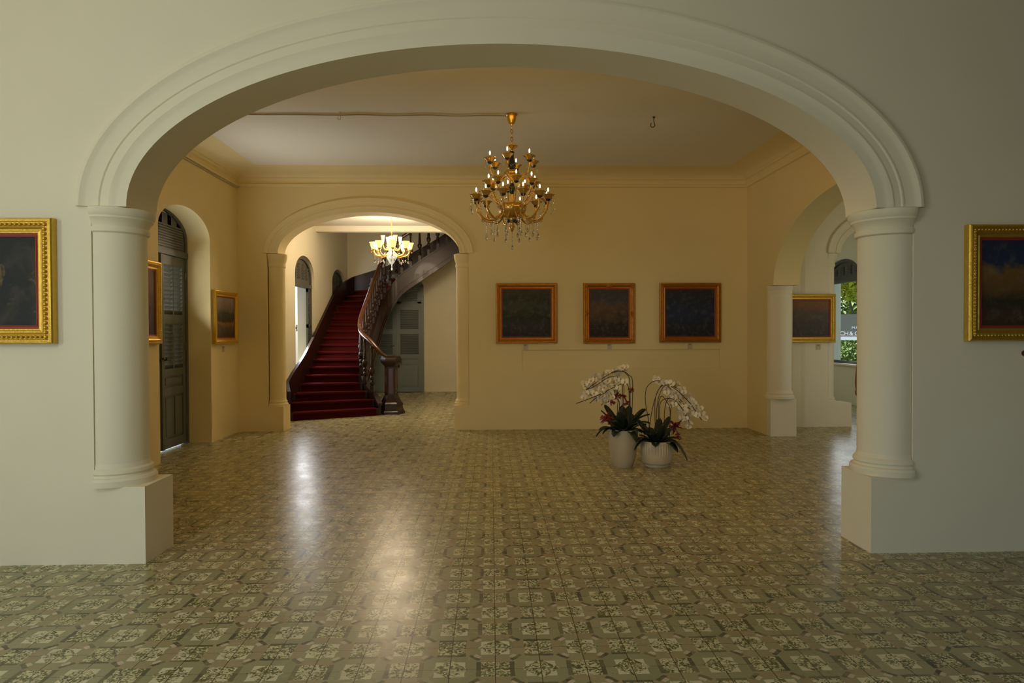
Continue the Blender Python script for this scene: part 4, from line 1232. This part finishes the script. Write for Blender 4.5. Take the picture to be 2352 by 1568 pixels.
# ------------------------------------------------------------------ visitor standing in the right room
PX, PY = 4.83, 8.35
PN = thing('person', 'person hidden behind the right column, only one hanging hand showing', 'person', (PX, PY, 0), PI / 2 * 0)
def skin(name, chains, mat, parent, sub=2):
    """one continuous surface grown on joined edge chains of (point, radius)"""
    me = bpy.data.meshes.new(name)
    verts, edges, rad, idx = [], [], [], {}
    for ch in chains:
        prev = None
        for p, r in ch:
            key = tuple(round(c, 4) for c in p)
            if key not in idx: idx[key] = len(verts); verts.append(p); rad.append(r)
            i = idx[key]
            if prev is not None and prev != i: edges.append((prev, i))
            prev = i
    me.from_pydata(verts, edges, [])
    o = bpy.data.objects.new(name, me); COL.objects.link(o); o.parent = parent
    sm = o.modifiers.new('skin', 'SKIN'); sm.use_smooth_shade = True
    if sub:
        sb_ = o.modifiers.new('sub', 'SUBSURF'); sb_.levels = sub; sb_.render_levels = sub
    for i, r in enumerate(rad):
        sv = me.skin_vertices[0].data[i]; sv.radius = (r, r) if not isinstance(r, tuple) else r; sv.use_root = (i == 0)
    me.materials.append(mat)
    return o
pel = ((0, 0, .95), (.15, .10))
ch = [[pel, ((0, 0, 1.12), (.135, .095)), ((0, .0, 1.30), (.16, .105)), ((0, .0, 1.42), (.12, .08)), ((0, -.01, 1.49), .055), ((0, -.015, 1.57), (.075, .085)), ((0, -.015, 1.66), (.078, .095)), ((0, -.01, 1.72), (.05, .06))]]
ch.append([((0, -.015, 1.57), (.075, .085)), ((0, -.10, 1.575), .016), ((0, -.118, 1.565), .010)])
for sx in (-1, 1):
    ch.append([pel, ((sx * .095, 0, .86), (.088, .09)), ((sx * .10, -.01, .50), .055), ((sx * .105, .02, .28), .052), ((sx * .105, .02, .09), .038), ((sx * .115, -.06, .045), (.042, .03)), ((sx * .12, -.14, .03), (.04, .02))])
    hx = sx * .31
    arm_ = [((0, .0, 1.42), (.12, .08)), ((sx * .175, 0, 1.40), .06), ((sx * .23, .01, 1.15), .043), ((sx * .28, -.02, .92), .034), ((hx, -.05, .835), .024), ((hx + sx * .004, -.06, .79), (.020, .036)), ((hx + sx * .006, -.065, .755), (.017, .040))]
    ch.append(arm_)
    pb = ((hx + sx * .006, -.065, .755), (.017, .040))
    for fy, L, cu in ((-.098, .066, -.018), (-.076, .080, -.016), (-.054, .076, -.014), (-.033, .058, -.012)):
        a0_ = (hx + sx * .006, fy, .735)
        ch.append([pb, (a0_, .0098), ((hx + sx * .003, fy + cu * .2, .735 - L * .45), .0092), ((hx + sx * -.006, fy + cu * .4, .735 - L * .8), .0085), ((hx - sx * .014, fy + cu * .5, .735 - L), .0068)])
    ch.append([((hx + sx * .004, -.06, .79), (.020, .036)), ((hx - sx * .012, -.098, .775), .0115), ((hx - sx * .02, -.115, .742), .0105), ((hx - sx * .022, -.118, .712), .008)])
skin('body', ch, SKIN, PN)
tor = [[((0, 0, .88), (.165, .115)), ((0, 0, .98), (.165, .115)), ((0, 0, 1.12), (.152, .112)), ((0, 0, 1.30), (.175, .12)), ((0, 0, 1.41), (.13, .092)), ((0, -.005, 1.455), .075)]]
for sx in (-1, 1): tor.append([((0, 0, 1.41), (.13, .092)), ((sx * .178, 0, 1.395), .074), ((sx * .215, .008, 1.22), .064), ((sx * .228, .01, 1.16), .060)])
skin('shirt', tor, SHIRT, PN)
trs = [[((0, 0, .96), (.155, .112)), ((0, 0, .90), (.155, .112))]]
for sx in (-1, 1): trs.append([((0, 0, .90), (.155, .112)), ((sx * .098, 0, .80), (.10, .10)), ((sx * .10, -.01, .50), .074), ((sx * .105, .015, .28), .066), ((sx * .105, .015, .09), .060)])
skin('trousers', trs, TROUS, PN)
skin('hair', [[((0, .02, 1.60), (.083, .085)), ((0, .012, 1.68), (.088, .10)), ((0, .005, 1.735), (.06, .07))]], HAIR, PN)
for sx in (-1, 1):
    skin('shoe', [[((sx * .105, .05, .04), (.045, .04)), ((sx * .112, -.05, .04), (.05, .04)), ((sx * .122, -.15, .032), (.048, .032)), ((sx * .124, -.19, .028), (.03, .024))]], IRON, PN)
for sx in (-1, 1):
    obj('eye', ball(bmesh.new(), (sx * .030, -.098, 1.622), .011, 8, 6), SIGNW, PN, smooth=60)
    obj('ear', ball(bmesh.new(), (sx * .086, 0, 1.60), .022, 8, 6, sx=.4), SKIN, PN, smooth=60)
obj('mouth', ball(bmesh.new(), (0, -.098, 1.535), .020, 8, 6, sy=.3, sz=.3), RED, PN, smooth=60)
